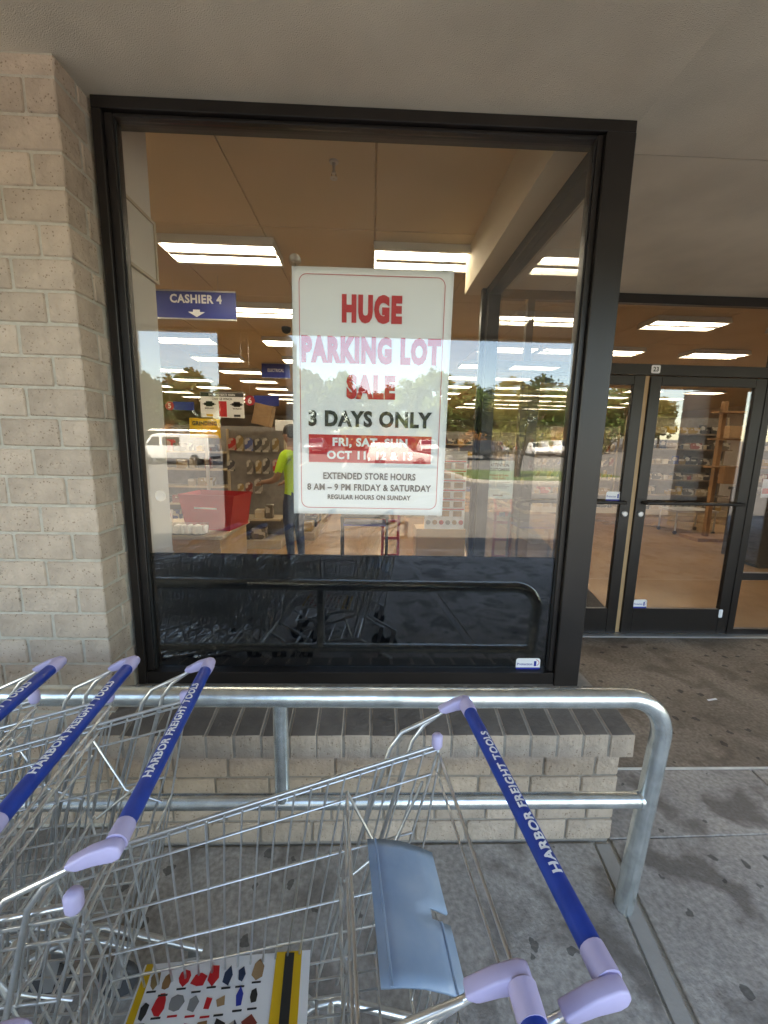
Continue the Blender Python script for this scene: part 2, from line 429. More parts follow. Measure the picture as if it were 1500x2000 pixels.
walk = tag(box('walkway', 'mortar', -14, 14, -2.6, 3.3, -0.16, -0.012), kind='structure')
def slab(poly, m, z=0.0):
    cx = sum(p[0] for p in poly) / len(poly); cy = sum(p[1] for p in poly) / len(poly)
    o = MB().prism(poly, 2, -0.011, z).build('slab', m, None, bevel=0.003)
    o.parent = walk; o.matrix_parent_inverse = walk.matrix_world.inverted() if False else Matrix.Translation(-walk.location)
    return o
def xl(y): return 0.861 + 0.12 * (y - 0.862)
g = 0.005
slab([(-0.78, -2.6), (xl(-2.6) - g, -2.6), (xl(1.386) - g, 1.386), (-0.78, 1.386)], 'walk_concrete')
for k in range(6):
    a = -0.79 - 1.7 * (k + 1); slab([(a, -2.6), (a + 1.69, -2.6), (a + 1.69, 1.47), (a, 1.47)], 'walk_concrete')
slab([(xl(-2.6) + g, -2.6), (xl(-2.6) + .062, -2.6), (xl(1.386) + .062, 1.386), (xl(1.386) + g, 1.386)], 'kerb_concrete', -0.004)
slab([(xl(-2.6) + .076, -2.6), (2.7, -2.6), (2.7, 1.436), (xl(1.40) + .076, 1.396)], 'walk_concrete')
slab([(2.71, -2.6), (4.6, -2.6), (4.6, 1.49), (2.71, 1.438)], 'walk_concrete')
slab([(4.61, -2.6), (9.0, -2.6), (9.0, 1.49), (4.61, 1.49)], 'walk_concrete')
slab([(1.0, 1.401), (1.90, 1.418), (1.92, 1.758), (1.0, 1.758)], 'walk_concrete')
slab([(1.908, 1.418), (2.7, 1.443), (4.6, 1.497), (4.6, 1.758), (1.928, 1.758)], 'walk_concrete')
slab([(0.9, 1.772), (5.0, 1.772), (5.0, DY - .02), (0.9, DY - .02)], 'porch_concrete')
jf = box('joint_filler', 'line_paint', 1.0, 5.0, 1.759, 1.771, -0.011, 0.001); jf.parent = walk; jf.matrix_parent_inverse = Matrix.Translation(-walk.location)

# car park, rising gently away from the shop
def lotz(y): return -0.15 + 0.05 * max(0.0, -y - 24)
mb = MB(); ys = [-2.75, -14, -24, -40, -70, -120, -600]; xs = [-600, -60, -20, 0, 20, 60, 600]
for y in ys:
    for x in xs: mb.v.append((x, y, lotz(max(y, -120))))
n = len(xs)
for i in range(len(ys) - 1):
    for j in range(n - 1): mb.f.append((i * n + j, i * n + j + 1, (i + 1) * n + j + 1, (i + 1) * n + j))
tag(mb.build('car_park', 'asphalt'), kind='structure')
tag(box('ground', 'asphalt', -600, 600, -2.7, 600, -0.6, -0.2), kind='structure')
tag(box('kerb', 'kerb_concrete', -14, 14, -2.76, -2.605, -0.3, -0.002, bevel=0.015), kind='structure')
for k in range(14):
    x = -26 + k * 3.0
    if 3.5 < x < 14: continue
    tag(box('bay_line', 'line_paint', x, x + 0.1, -29.5, -24.4, 0, 0.004), kind='structure').location.z = 0
for o in [o for o in scene.objects if o.name.startswith('bay_line')]:
    o.location.z = lotz(-27) + 0.006; o.rotation_euler.x = math.atan(-0.05)
# planted island with lawn
isl = rrect(4.6, 14.5, -23.5, -15.5, 1.2, 6)
tag(MB().prism(isl, 2, -0.2, 0.0).build('kerb', 'kerb_concrete', bevel=0.02), kind='structure')
tag(MB().prism(rrect(4.78, 14.3, -23.3, -15.7, 1.05, 6), 2, -0.1, 0.03).build('lawn', 'lawn'), kind='structure')

# canopy, roof
tag(box('soffit', 'stucco', -12, 0.93, -1.2, 1.734, SOF, SOF + 0.22), kind='structure')
tag(box('soffit', 'stucco', 0.9305, 12, -1.2, 1.788, SOF, SOF + 0.22), kind='structure')
tag(box('soffit', 'stucco', 0.985, 12, 1.794, 3.26, SOF + 0.002, SOF + 0.22), kind='structure')
tag(box('fascia', 'stucco', -12, 12, -1.30, -1.203, SOF - 0.03, 4.6), kind='structure')
tag(box('roof', 'roof_dark', -12, 12.5, -1.2, 25, 3.12, 4.4), kind='structure')

# shop interior
tag(box('store_floor', 'store_floor', -9, 12, 3.25, 24, -0.1, 0.0), kind='structure')
tag(box('store_floor', 'store_floor', -9, 0.86, 1.73, 3.249, -0.1, -0.001), kind='structure')
ceil = tag(box('store_ceiling', 'ceiling_tile', -9, 12, 1.73, 24, CZ + 0.012, CZ + 0.09), kind='structure')
tile = MB().box(-0.386, 0.386, -0.686, 0.686, -0.006, 0.006).mesh('ceiling_panel', 'ceiling_tile', 0.003)
for i in range(-6, 6):
    for j in range(6):
        t = place('ceiling_panel', tile, ceil, (0.39 + i * 0.78 - ceil.location.x, 1.73 + 0.69 + 1.38 * j - ceil.location.y, CZ + 0.006 - ceil.location.z))
for nm, a in (('wall_back', (-9, 12, 24, 24.2)), ('wall_left', (-9.2, -9, 1.6, 24)), ('wall_right', (12, 12.2, 3.2, 24))):
    tag(box(nm, 'drywall', a[0], a[1], a[2], a[3], 0, 3.1), kind='structure')
tag(box('wall_front_left', 'tan_brick_far', -12, -2.51, 1.5, 1.72, -0.02, SOF), kind='structure')
tag(box('wall_front_right', 'tan_brick_far', 5.0, 12.2, 1.5, 3.2, -0.02, SOF), kind='structure')
bulk = tag(box('bulkhead', 'bulkhead_paint', 0.70, 0.98, 1.735, 3.37, SOF + 0.004, CZ), kind='structure')
tag(box('bulkhead', 'bulkhead_paint', 0.981, 12, 3.262, 3.40, SOF + 0.004, CZ), kind='structure')

# plastered inner pier beside the window
pier = empty('plaster_pier', (-1.6, 1.9, 0), 0, 'white plastered pier inside the shop at the window edge', 'wall')
def child(o, p):
    o.parent = p; o.matrix_parent_inverse = Matrix.LocRotScale(p.location, p.rotation_euler, None).inverted(); return o
child(box('plaster', 'drywall', -2.5, -1.0, 1.735, 2.05, 0, CZ), pier)
ap = child(box('access_panel', 'drywall', -1.0, -0.993, 1.80, 2.056, 2.28, 2.52), pier)
for (a, b, c, d) in ((1.80, 2.06, 2.514, 2.526), (1.80, 2.06, 2.268, 2.28), (2.048, 2.06, 2.28, 2.514)):
    child(box('panel_trim', 'shelf_beige', -1.0, -0.986, a, b, c, d), pier)

# ================================================================== BRICKWORK
def brick_mesh(w, d, h, seed):
    q = random.Random(seed)
    mb = MB().box(-w / 2, w / 2, -d / 2, d / 2, -h / 2, h / 2)
    mb.v = [tuple(c + q.uniform(-0.0016, 0.0016) for c in p) for p in mb.v]
    return mb.mesh('brick', 'brick', 0.004)
BM = {}
def brick(parent, x0, x1, y0, y1, z0, z1):
    key = (round(x1 - x0, 3), round(y1 - y0, 3), round(z1 - z0, 3))
    if key not in BM: BM[key] = [brick_mesh(*key, hash(key) % 999 + k) for k in range(3)]
    o = place('brick', rnd.choice(BM[key]), parent, ((x0 + x1) / 2, (y0 + y1) / 2 + rnd.uniform(-.0015, .0015), (z0 + z1) / 2))
    o.rotation_euler = (rnd.uniform(-.004, .004), rnd.uniform(-.006, .006), rnd.uniform(-.004, .004))
    pl = parent.location
    o.location = (o.location.x - pl.x, o.location.y - pl.y, o.location.z - pl.z)
    return o
J = 0.0095; BL, BH = 0.2032, 0.1016
pil = empty('brick_pillar', (-1.7, 1.55, 0), 0, 'tall tan brick pillar left of the big shop window', 'pillar')
PX, PYF = -0.98, 1.475
child(box('mortar_core', 'mortar', -2.5, PX - 0.004, PYF + 0.004, 1.73, -0.02, SOF), pil)
for c in range(27):
    z0 = 0.008 + c * BH + J / 2; z1 = min(z0 + BH - J, SOF - 0.004)
    if z1 - z0 < 0.02: continue
    x = PX
    if c % 2 == 0:
        brick(pil, x - BL + J, x, PYF, PYF + 0.094, z0, z1); brick(pil, x - 0.09, x, PYF + 0.104, 1.722, z0, z1); x -= BL
    else:
        brick(pil, x - BL / 2 + J, x, PYF, 1.614, z0, z1); x -= BL / 2
    while x > -2.45:
        x2 = max(x - BL, -2.5); brick(pil, x2 + J, x, PYF, PYF + 0.094, z0, z1); x -= BL

sill = empty('window_sill_wall', (0, 1.5, 0), 0, 'low tan brick wall with projecting sill course under the big window', 'wall')
SX1 = 0.99
child(MB().prism([(1.399, -0.02), (1.73, -0.02), (1.73, 0.5415), (1.616, 0.5415), (1.3755, 0.4885), (1.3755, 0.40), (1.399, 0.40)], 0, -0.985, SX1 - 0.006).build('mortar_core', 'mortar_dark'), sill)
for c in range(4):
    z0 = 0.004 + c * 0.098 + J / 2; z1 = z0 + 0.098 - J; x = SX1
    first = [0.15, 0.075, 0.11, 0.06][c] + 0.04
    while x > -0.97:
        w = first if x == SX1 else BL
        x2 = max(x - w, -0.985); brick(sill, x2 + J, x, 1.392, 1.486, z0, z1); x -= w
    brick(sill, SX1 - 0.09, SX1, 1.496, 1.59, z0, z1)
rl = []
for k in range(3):
    q = random.Random(50 + k)
    mb = MB().prism([(-0.125, 0.0), (-0.125, 0.095), (0.118, 0.148), (0.118, 0.05)], 0, -0.047, 0.047)
    mb.v = [tuple(c + q.uniform(-0.0012, 0.0012) for c in p) for p in mb.v]
    me = mb.mesh('brick', 'brick', 0.003); me.materials.append(M['sill_top_dark'])
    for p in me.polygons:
        if p.normal.z > .8: p.material_index = 1  # top faces take the darker brown
    rl.append(me)
x = 1.03
while x > -0.95:
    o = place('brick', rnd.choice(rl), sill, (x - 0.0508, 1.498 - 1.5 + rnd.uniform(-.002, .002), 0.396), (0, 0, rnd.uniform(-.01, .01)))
    x -= BH
ret = empty('return_brick_wall', (0.9, 2.4, 0), 0, 'low tan brick wall under the side glass of the entrance recess', 'wall')
child(box('mortar_core', 'mortar', 0.79, 0.983, 1.735, 3.21, -0.02, 0.50), ret)
for c in range(5):
    z0 = 0.004 + c * 0.098 + J / 2; y = 1.60 if c % 2 else 1.70
    while y < 3.19:
        y2 = min(y + BL, 3.205); brick(ret, 0.90, 0.99, y, y2 - J, z0, z0 + 0.098 - J); y += BL

# ================================================================== WINDOW FRAMES
win = empty('shop_window', (0, 1.65, 0.53), 0, 'big dark framed shop window with black lower panel and sale poster behind it', 'window')
GY = 1.656
def part(name, m, *a, p=None, bevel=0.0): return child(box(name, m, *a, bevel=bevel), p)
part('head_frame', 'bronze', -0.968, 0.918, WY, 1.73, 2.673, SOF - 0.002, p=win, bevel=0.002)
part('jamb', 'bronze', -0.968, -0.936, WY, 1.70, 0.545, 2.672, p=win, bevel=0.002)
part('glazing_stop', 'bronze', -0.9355, -0.907, 1.636, 1.69, 0.60, 2.671, p=win, bevel=0.002)
part('glazing_stop', 'bronze', 0.790, 0.811, 1.636, 1.69, 0.60, 2.671, p=win, bevel=0.002)
part('glazing_stop', 'bronze', -0.9065, 0.7895, 1.638, 1.69, 2.660, 2.671, p=win, bevel=0.002)
part('sill_frame', 'bronze', -0.9355, 0.811, WY + .004, 1.73, 0.545, 0.598, p=win, bevel=0.002)
part('corner_post', 'bronze', 0.812, 0.918, WY - 0.004, 1.75, 0.54, 2.672, p=win, bevel=0.003)
part('gasket', 'rubber_black', -0.9065, -0.903, 1.646, 1.655, 0.60, 2.659, p=win)
part('gasket', 'rubber_black', 0.786, 0.7895, 1.646, 1.655, 0.60, 2.659, p=win)
part('glass_pane', 'window_glass', -0.9065, 0.7895, GY, GY + 0.006, 0.60, 2.6595, p=win)
part('lower_panel', 'black_board', -0.9065, 0.7895, GY + 0.016, GY + 0.03, 0.60, 1.103, p=win)

rw = empty('side_window', (0.88, 2.4, 0.5), 0, 'dark framed glass side wall running from the corner post back to the doors', 'window')
part('head_frame', 'bronze', 0.828, 0.916, 1.752, DY - 0.005, 2.650, SOF - 0.002, p=rw)
part('sill_frame', 'bronze', 0.828, 0.916, 1.752, DY - 0.005, 0.502, 0.57, p=rw)
part('mullion', 'bronze', 0.83, 0.915, DY - 0.07, DY - 0.006, 0.572, 2.649, p=rw)
part('glass_pane', 'side_glass', 0.869, 0.875, 1.752, DY - 0.071, 0.571, 2.6495, p=rw)

# ---- entrance: frame, transom, side lights
ent = empty('entrance_frame', (2.1, DY, 0), 0, 'dark metal entrance frame with transom glass round the two doors', 'door frame')
part('head_frame', 'bronze', 0.80, 4.95, DY, DY + 0.045, 2.648, SOF, p=ent)
part('transom_bar', 'bronze', 0.90, 4.9, DY + .002, DY + 0.045, 2.135, 2.215, p=ent, bevel=0.002)
DL, DG, DR = 1.20, 2.126, 3.075
for a, b in ((0.80, 0.90), (DL - 0.055, DL - 0.003), (DR + 0.004, DR + 0.062), (4.85, 4.94)):
    part('mullion', 'bronze', a, b, DY + .001, DY + 0.047, 0.0, 2.135 if a != 0.80 else 2.647, p=ent, bevel=0.002)
part('mullion', 'bronze', DR + 0.004, DR + 0.062, DY + .001, DY + .046, 2.216, 2.647, p=ent)
part('mullion', 'bronze', DL - 0.055, DL - 0.003, DY + .001, DY + .046, 2.216, 2.647, p=ent)
for a, b in ((0.901, DL - .056), (DL - .002, DR + .003), (DR + .063, 4.85)):
    part('transom_pane', 'door_glass', a, b, DY + 0.02, DY + 0.026, 2.216, 2.647, p=ent)
part('side_pane', 'door_glass', 0.901, DL - .056, DY + 0.02, DY + 0.026, 0.16, 2.134, p=ent)
part('kick_rail', 'bronze', 0.901, DL - .056, DY + 0.003, DY + 0.044, 0.0, 0.158, p=ent)
part('side_pane', 'door_glass', DR + .063, 4.85, DY + 0.02, DY + 0.026, 0.06, 2.134, p=ent)
part('side_rail', 'bronze', DR + .063, 4.85, DY + 0.003, DY + 0.044, 0.50, 0.56, p=ent)
part('kick_rail', 'bronze', DR + .063, 4.85, DY + 0.003, DY + 0.044, 0.0, 0.058, p=ent)
part('threshold', 'aluminium', 0.92, 4.9, DY - 0.05, DY + 0.06, 0.001, 0.014, p=ent)

def door(x0, x1, label, lock_left):
    d = empty('glass_door', ((x0 + x1) / 2, DY, 0), 0, label, 'door', 'entrance doors')
    y0, y1 = DY + 0.004, DY + 0.044
    sl = 0.088
    part('stile', 'bronze', x0, x0 + sl, y0, y1, 0.018, 2.13, p=d, bevel=0.003)
    part('stile', 'bronze', x1 - sl, x1, y0, y1, 0.018, 2.13, p=d, bevel=0.003)
    part('top_rail', 'bronze', x0 + sl, x1 - sl, y0 + .001, y1 - .001, 2.06, 2.129, p=d, bevel=0.003)
    part('bottom_rail', 'bronze', x0 + sl, x1 - sl, y0 + .001, y1 - .001, 0.019, 0.236, p=d, bevel=0.003)
    part('pane', 'door_glass', x0 + sl, x1 - sl, DY + 0.02, DY + 0.026, 0.237, 2.059, p=d)
    pb = child(MB().tube([(x0 + 0.05, y0 - 0.004, 1.145), (x0 + 0.07, y0 - 0.045, 1.145), (x1 - 0.07, y0 - 0.045, 1.145), (x1 - 0.05, y0 - 0.004, 1.145)], 0.0135, 10).build('push_bar', 'bronze', smooth=50), d)
    lx = x0 + sl / 2 if lock_left else x1 - sl / 2
    lk = MB().lathe([(0.026, 0.0), (0.026, -0.006), (0.019, -0.013), (0.001, -0.013)], (0, 0, 0), 'y').build('lock', 'aluminium', d, smooth=40)
    lk.location = (lx - d.location.x, 0.004, 1.05)
    return d
d1 = door(DL, 2.105, 'closed left glass entrance door partly hidden by the corner post', False)
d2 = door(2.148, DR, 'right glass entrance door with a round lock and a push bar', True)
part('astragal', 'laminate_tan', 2.108, 2.145, DY + 0.02, DY + 0.04, 0.02, 2.13, p=d2)

def sticker(x, y, z, w, h, label, wordy=True):
    s = empty('alarm_sticker', (x, y, z), 0, label, 'sticker', 'alarm company stickers')
    MB().prism(rrect(-w / 2, w / 2, -h / 2, h / 2, h * .22, 4), 1, 0.0, 0.0012).build('sheet', 'print_white', s)
    MB().prism(rrect(-w / 2, w / 2, -h / 2, -h / 2 + h * .17, h * .07, 3), 1, -0.0008, 0.0).build('blue_band', 'print_blue', s)
    place('lettering', text_mesh('Protection', h * .22, 'print_blue', w * .62, .012), s, (-w * .14, -0.0006, -h * .02), (R(90), 0, 0))
    place('lettering', text_mesh('1', h * .46, 'print_blue', w * .10, .02), s, (w * .29, -0.0006, h * .02), (R(90), 0, 0))
    pts = [(w * (.12 + .30 * math.cos(t) * .7 + .12), -0.0007, h * (.10 - .30 * math.sin(t))) for t in [R(-70 + 14 * k) for k in range(10)]]
    MB().tube(pts, 0.0011, 4).build('swoosh', 'print_red', s)
    return s
sticker(0.706, GY - 0.0016, 0.625, 0.108, 0.052, 'small white alarm sticker at the lower corner of the big window')
sticker(1.965, DY + 0.0185, 1.19, 0.125, 0.075, 'white alarm sticker above the push bar of the left door')
sticker(2.30, DY + 0.0185, 0.275, 0.115, 0.075, 'white alarm sticker low on the glass of the right door')
dt = empty('door_tag', (3.0, DY + 0.002, 0.20), 0, 'tiny white tag on the bottom rail of the right door', 'tag')
MB().prism(rrect(-.016, .016, -.036, .036, .008, 3), 1, -0.002, 0.0015).build('sheet', 'print_white', dt)
nb = empty('number_tag', (2.172, DY - 0.0005, 2.178), 0, 'small white number tag above the right door', 'sign')
MB().prism(rrect(-.035, .035, -.03, .03, .01, 3), 1, -0.001, 0.002).build('sheet', 'print_white', nb)
place('lettering', text_mesh('23', 0.034, 'print_black', .042, .02), nb, (0, -0.0016, 0), (R(90), 0, 0))

# ================================================================== SALE POSTER
pos = empty('sale_poster', (-0.006, 1.672, 1.28), R(-0.3), 'white sale poster with red and black lettering hung inside the big window', 'poster')
PW, PH = 0.612, 0.94
mb = MB(); nx, nz = 24, 36
def pwave(u, w): return 0.0018 * math.sin(5.2 * u + 2.1 * w) * math.sin(3.1 * w + .6) + 0.0012 * math.sin(11 * u - 5 * w)
for i in range(nz + 1):
    for j in range(nx + 1):
        u, w = j / nx, i / nz
        mb.v.append(((u - .5) * PW + 0.006 * (w - .5), pwave(u, w), w * PH))
for i in range(nz):
    for j in range(nx):
        a = i * (nx + 1) + j; mb.f.append((a, a + 1, a + nx + 2, a + nx + 1))
sh = mb.build('sheet', 'paper', pos, smooth=60)
sh.modifiers.new('thickness', 'SOLIDIFY').thickness = 0.0005
TY = -0.0042
def ptext(body, x, z, h, w, m, bold): return place('lettering', text_mesh(body, h, m, w, bold), pos, (x, TY, z), (R(90), 0, 0))
ptext('HUGE', 0.0, 0.795, 0.104, 0.230, 'print_red', .068)
ptext('PARKING LOT', 0.0, 0.645, 0.102, 0.540, 'print_red', .068)
ptext('SALE', 0.0, 0.508, 0.094, 0.192, 'print_red', .068)
ptext('3 DAYS ONLY', 0.0, 0.385, 0.064, 0.490, 'print_black', .045)
bar = MB().prism([(-0.245, 0.212), (0.247, 0.212), (0.247, 0.322), (-0.245, 0.322)], 1, TY, TY + 0.0006).build('red_bar', 'print_red', pos)
def btext(body, x, z, h, w, m, bold): 
    o = ptext(body, x, z, h, w, m, bold); o.location.y = TY - 0.0006; return o
btext('FRI, SAT, SUN', 0.0, 0.291, 0.040, 0.300, 'print_white', .045)
btext('OCT 11, 12 & 13', 0.0, 0.239, 0.040, 0.345, 'print_white', .045)
ptext('EXTENDED STORE HOURS', 0.0, 0.158, 0.028, 0.375, 'print_black', .032)
ptext('8 AM \u2013 9 PM FRIDAY & SATURDAY', 0.0, 0.112, 0.028, 0.505, 'print_black', .032)
ptext('REGULAR HOURS ON SUNDAY', 0.0, 0.072, 0.020, 0.340, 'print_black', .032)
bp = rrect(-0.277, 0.277, 0.026, 0.914, 0.03, 6)
mb = MB(); k = len(bp)
cx, cz = 0, .47
for p in bp: mb.v.append((p[0], TY, p[1]))
for p in rrect(-0.2748, 0.2748, 0.0282, 0.9118, 0.028, 6): mb.v.append((p[0], TY, p[1]))
for i in range(k): mb.f.append((i, (i + 1) % k, k + (i + 1) % k, k + i))
mb.build('border_line', 'print_red', pos)
for nm, cxx, czz, lab in (('suction_cup', -0.296, 2.236, 'clear suction cup at the poster corner nearer the brick pillar'), ('suction_cup', 0.262, 2.236, 'clear suction cup at the poster corner nearer the entrance doors')):
    s = empty(nm, (cxx, GY + 0.0065, czz), 0, lab, 'suction cup', 'clear suction cups holding the poster')
    MB().lathe([(0.023, 0.0), (0.0225, 0.002), (0.016, 0.005), (0.008, 0.008), (0.0075, 0.013), (0.0085, 0.015), (0.001, 0.015)], (0, 0, 0), 'y', 20).build('cup', 'cup_plastic', s, smooth=50)
    MB().tube([(0, 0.012, -0.004), (0.001, 0.014, -0.020), (0.003, 0.015, -0.034)], 0.0012, 5).build('hook', 'rubber_black', s)
s = empty('suction_cup', (-0.868, GY + 0.0065, 1.345), 0, 'lone clear suction cup stuck low on the glass beside the plaster pier', 'suction cup', 'clear suction cups holding the poster')
MB().lathe([(0.023, 0.0), (0.0225, 0.002), (0.016, 0.005), (0.008, 0.008), (0.0075, 0.013), (0.0085, 0.015), (0.001, 0.015)], (0, 0, 0), 'y', 20).build('cup', 'cup_plastic', s, smooth=50)
s.location.x = -0.845

# notice on the narrow side light
nt_ = empty('paper_notice', (1.018, DY + 0.0185, 1.155), 0, 'pale green paper notice headed ATTENTION CUSTOMERS on the narrow side glass', 'notice')
MB().box(-0.12, 0.12, 0, 0.001, 0, 0.305).build('sheet', 'sign_mint', nt_)
for body, z, h, w, m, b in (('ATTENTION', .268, .026, .15, 'print_black', .04), ('CUSTOMERS', .232, .026, .165, 'print_black', .04), ('PLEASE RETURN', .186, .016, .15, 'print_red', .03), ('YOUR CARTS', .162, .016, .11, 'print_red', .03)):
    place('lettering', text_mesh(body, h, m, w, b), nt_, (0, -0.001, z), (R(90), 0, 0))
mb = MB()
for k, z in enumerate((.128, .117, .106, .095, .084)): mb.box(-.095 + .01 * (k % 2), .09 - .02 * (k % 3), -0.001, 0, z, z + .004)
mb.box(-.04, .04, -0.001, 0, .02, .032)
mb.build('lettering', 'print_grey', nt_)['kind'] = 'stuff'
rs = empty('paper_sign', (3.32, DY + 0.028, 1.20), 0, 'white and red paper sign taped inside the glass right of the doors', 'sign')
MB().box(-0.12, 0.14, 0, 0.001, 0, 0.15).build('sheet', 'print_white', rs)
MB().box(-0.115, 0.135, -0.0008, 0, 0.03, 0.075).build('red_stripe', 'print_red', rs)

# ================================================================== GALVANISED RAIL
RY = 1.155
rail = empty('guard_rail', (0.9, RY, 0), 0, 'galvanised pipe guard rail in front of the brick sill', 'railing')
RX = 0.945; RT = 0.795; rr = 0.030
pts = [(-3.6, RY, RT + .012)]
pts += [(-1.2, RY, RT + .008), (0.2, RY, RT)]
cxr, czr, rad = RX - 0.125, RT - 0.125, 0.125
for k in range(9):
    t = R(90 - 90 * k / 8); pts.append((cxr + rad * math.cos(t), RY, czr + rad * math.sin(t)))
pts += [(RX - 0.02, RY, 0.35), (RX - 0.045, RY, -0.015)]
child(MB().tube(pts, rr, 20).build('top_rail', 'galvanised', smooth=50), rail)
child(MB().tube([(-3.6, RY, 0.44), (RX - 0.022, RY, 0.425)], 0.024, 18).build('mid_rail', 'galvanised', smooth=50), rail)
for xx in (-0.268, -1.62, -2.9):
    child(MB().tube([(xx, RY, 0.44), (xx, RY, RT - .005)], 0.0235, 16).build('post', 'galvanised', smooth=50), rail)
child(MB().tube([(-3.55, RY, -0.015), (-3.55, RY, RT)], 0.0235, 16).build('post', 'galvanised', smooth=50), rail)
mb = MB()
mb.lathe([(0.027, -.006), (0.029, 0), (0.027, .006)], (RX - 0.04, RY, 0.4255), 'x', 16)
child(mb.build('weld_bead', 'galvanised', smooth=60), rail)

# ================================================================== SHOPPING CARTS
def arc(c, r, a0, a1, n, ax='xz'):
    o = []
    for k in range(n + 1):
        t = R(a0 + (a1 - a0) * k / n); o.append((c[0] + r * math.cos(t), c[1], c[2] + r * math.sin(t)))
    return o
def lerp(a, b, t): return tuple(a[i] + (b[i] - a[i]) * t for i in range(3))
def make_cart():
    c = empty('shopping_cart', (0, 0, 0), 0, 'x', 'shopping cart', 'shopping carts parked along the rail')
    W = 0.0023; HW = 0.250
    # handle
    hd = MB().tube([(0, -HW + .036, 1.0), (0, HW - .036, 1.0)], 0.0140, 20).build('handle', 'grip_blue', c, smooth=50)
    tm = text_mesh('HARBOR FREIGHT TOOLS', 0.0150, 'grip_print', 0.272, .035)
    bm = bmesh.new(); bm.from_mesh(tm); bmesh.ops.triangulate(bm, faces=bm.faces)
    for _ in range(2): bmesh.ops.subdivide_edges(bm, edges=[e for e in bm.edges if e.calc_length() > .003], cuts=1, use_grid_fill=True); bmesh.ops.triangulate(bm, faces=bm.faces)
    bm.to_mesh(tm); bm.free()
    # wrap the print round the grip; it reads for the person who pushes
    for v in tm.vertices:
        x, y = v.co.x, v.co.y
        ang = R(88) + y / 0.0144
        v.co = (-math.cos(ang) * 0.0144, -x, math.sin(ang) * 0.0144 + 1.0)
    place('lettering', tm, c)
    for s in (-1, 1):
        y = s * HW
        mb = MB()
        mb.tube([(0, y - s * .040, 1.0), (0, y - s * .010, 1.0)], [0.0150, 0.0158], 16)
        mb.build('collar', 'lilac_plastic', c, smooth=50)
        mb = MB()
        prof = [(-0.0145, 1.001), (-0.0105, 1.0105), (0.001, 1.0135), (0.028, 1.006), (0.060, 0.989), (0.059, 0.983), (0.046, 0.978), (0.022, 0.984), (-0.003, 0.9865), (-0.012, 0.991)]
        mb.prism(prof, 1, y - s * .010, y + s * .008)
        mb.build('handle_bracket', 'lilac_plastic', c, bevel=0.003, smooth=60, seg=2)
        # twin uprights
        mb = MB()
        for dx in (0.0, 0.05):
            mb.tube([(0.035 + dx * .5, y - s * .003, 0.992 - dx * .35), (0.092 + dx, y - s * .003, 0.952 - dx * .3), (0.118 + dx, y - s * .004, 0.915 - dx * .3), (0.20 + dx, y - s * .012, 0.62), (0.275 + dx, y - s * .02, 0.335), (0.285 + dx, y - s * .02, 0.29)], 0.0048, 8)
        mb.build('upright', 'zinc_wire', c, smooth=60)
    # basket sides
    def top(s, t): return lerp((0.055, s * .240, 0.905), (0.80, s * .176, 0.765), t)
    def bot(s, t): return lerp((0.20, s * .188, 0.430), (0.715, s * .140, 0.475), t)
    for s in (-1, 1):
        mb = MB()
        mb.tube([top(s, 0), top(s, 1)], 0.0042, 8)
        mb.tube([tuple(Vector(top(s, 0)) + Vector((0, s * .004, -.014))), tuple(Vector(top(s, 1)) + Vector((0, s * .004, -.014)))], 0.003, 6)
        for f in (0.14, 0.42, 0.68, 0.86, 1.0):
            mb.tube([lerp(top(s, 0.0), bot(s, 0), f), lerp(top(s, 1), bot(s, 1), f)], 0.0027, 6)
        n = 21
        for k in range(n + 1):
            t = k / n; mb.tube([top(s, t), bot(s, t)], W if k % 7 else 0.003, 5)
        mb.build('side_panel', 'zinc_wire', c, smooth=60)
        MB().lathe([(.009, -.018), (.0125, -.012), (.0125, .010), (.008, .016)], (0.062, s * .241, 0.915), 'z', 12).build('rim_clip', 'lilac_plastic', c, smooth=60)
    # front and floor
    mb = MB()
    for k in range(11):
        t = k / 10
        mb.tube([lerp(top(-1, 1), top(1, 1), t), lerp(bot(-1, 1), bot(1, 1), t)], W, 5)
    for f in (0, .2, .42, .68, .86): mb.tube([lerp(top(-1, 1), bot(-1, 1), f), lerp(top(1, 1), bot(1, 1), f)], 0.0042 if f == 0 else 0.0026, 6)
    mb.build('front_panel', 'zinc_wire', c, smooth=60)
    mb = MB()
    for k in range(13):
        t = k / 12
        mb.tube([lerp(bot(-1, 0), bot(1, 0), t), lerp(bot(-1, 1), bot(1, 1), t)], 0.0024, 5)
    for k in range(9):
        t = k / 8; a = Vector(bot(-1, t)); b = Vector(bot(1, t)); a.z -= .005; b.z -= .005
        mb.tube([a, b], 0.003, 6)
    mb.build('floor_grid', 'zinc_wire', c, smooth=60)
    # rear gate
    mb = MB()
    ga, gb = (0.058, 0.885), (0.135, 0.445)
    def gp(y, t): return (ga[0] + (gb[0] - ga[0]) * t, y * (1 - .22 * t), ga[1] + (gb[1] - ga[1]) * t)
    for t in (0, .08, .5, .75, 1.0): mb.tube([gp(-.235, t), gp(.235, t)], 0.0036 if t in (0, 1.0) else 0.0026, 7)
    for k in range(13):
        y = -.228 + .456 * k / 12
        mb.tube([gp(y, 0 if k in (0, 12) else .5), gp(y, 1.0)], W, 5)
    mb.build('rear_gate', 'zinc_wire', c, smooth=60)
    # child seat: back frame, side stays, plastic panel
    mb = MB()
    for y in (-.185, -.06, .06, .185):
        mb.tube([(0.265, y, 0.845), (0.285, y, 0.66), (0.27, y * .95, 0.60)], 0.0029, 6)
    for z, x in ((.845, .265), (.80, .270), (.63, .279)):
        mb.tube([(x, -.197, z), (x, .197, z)], 0.0033, 7)
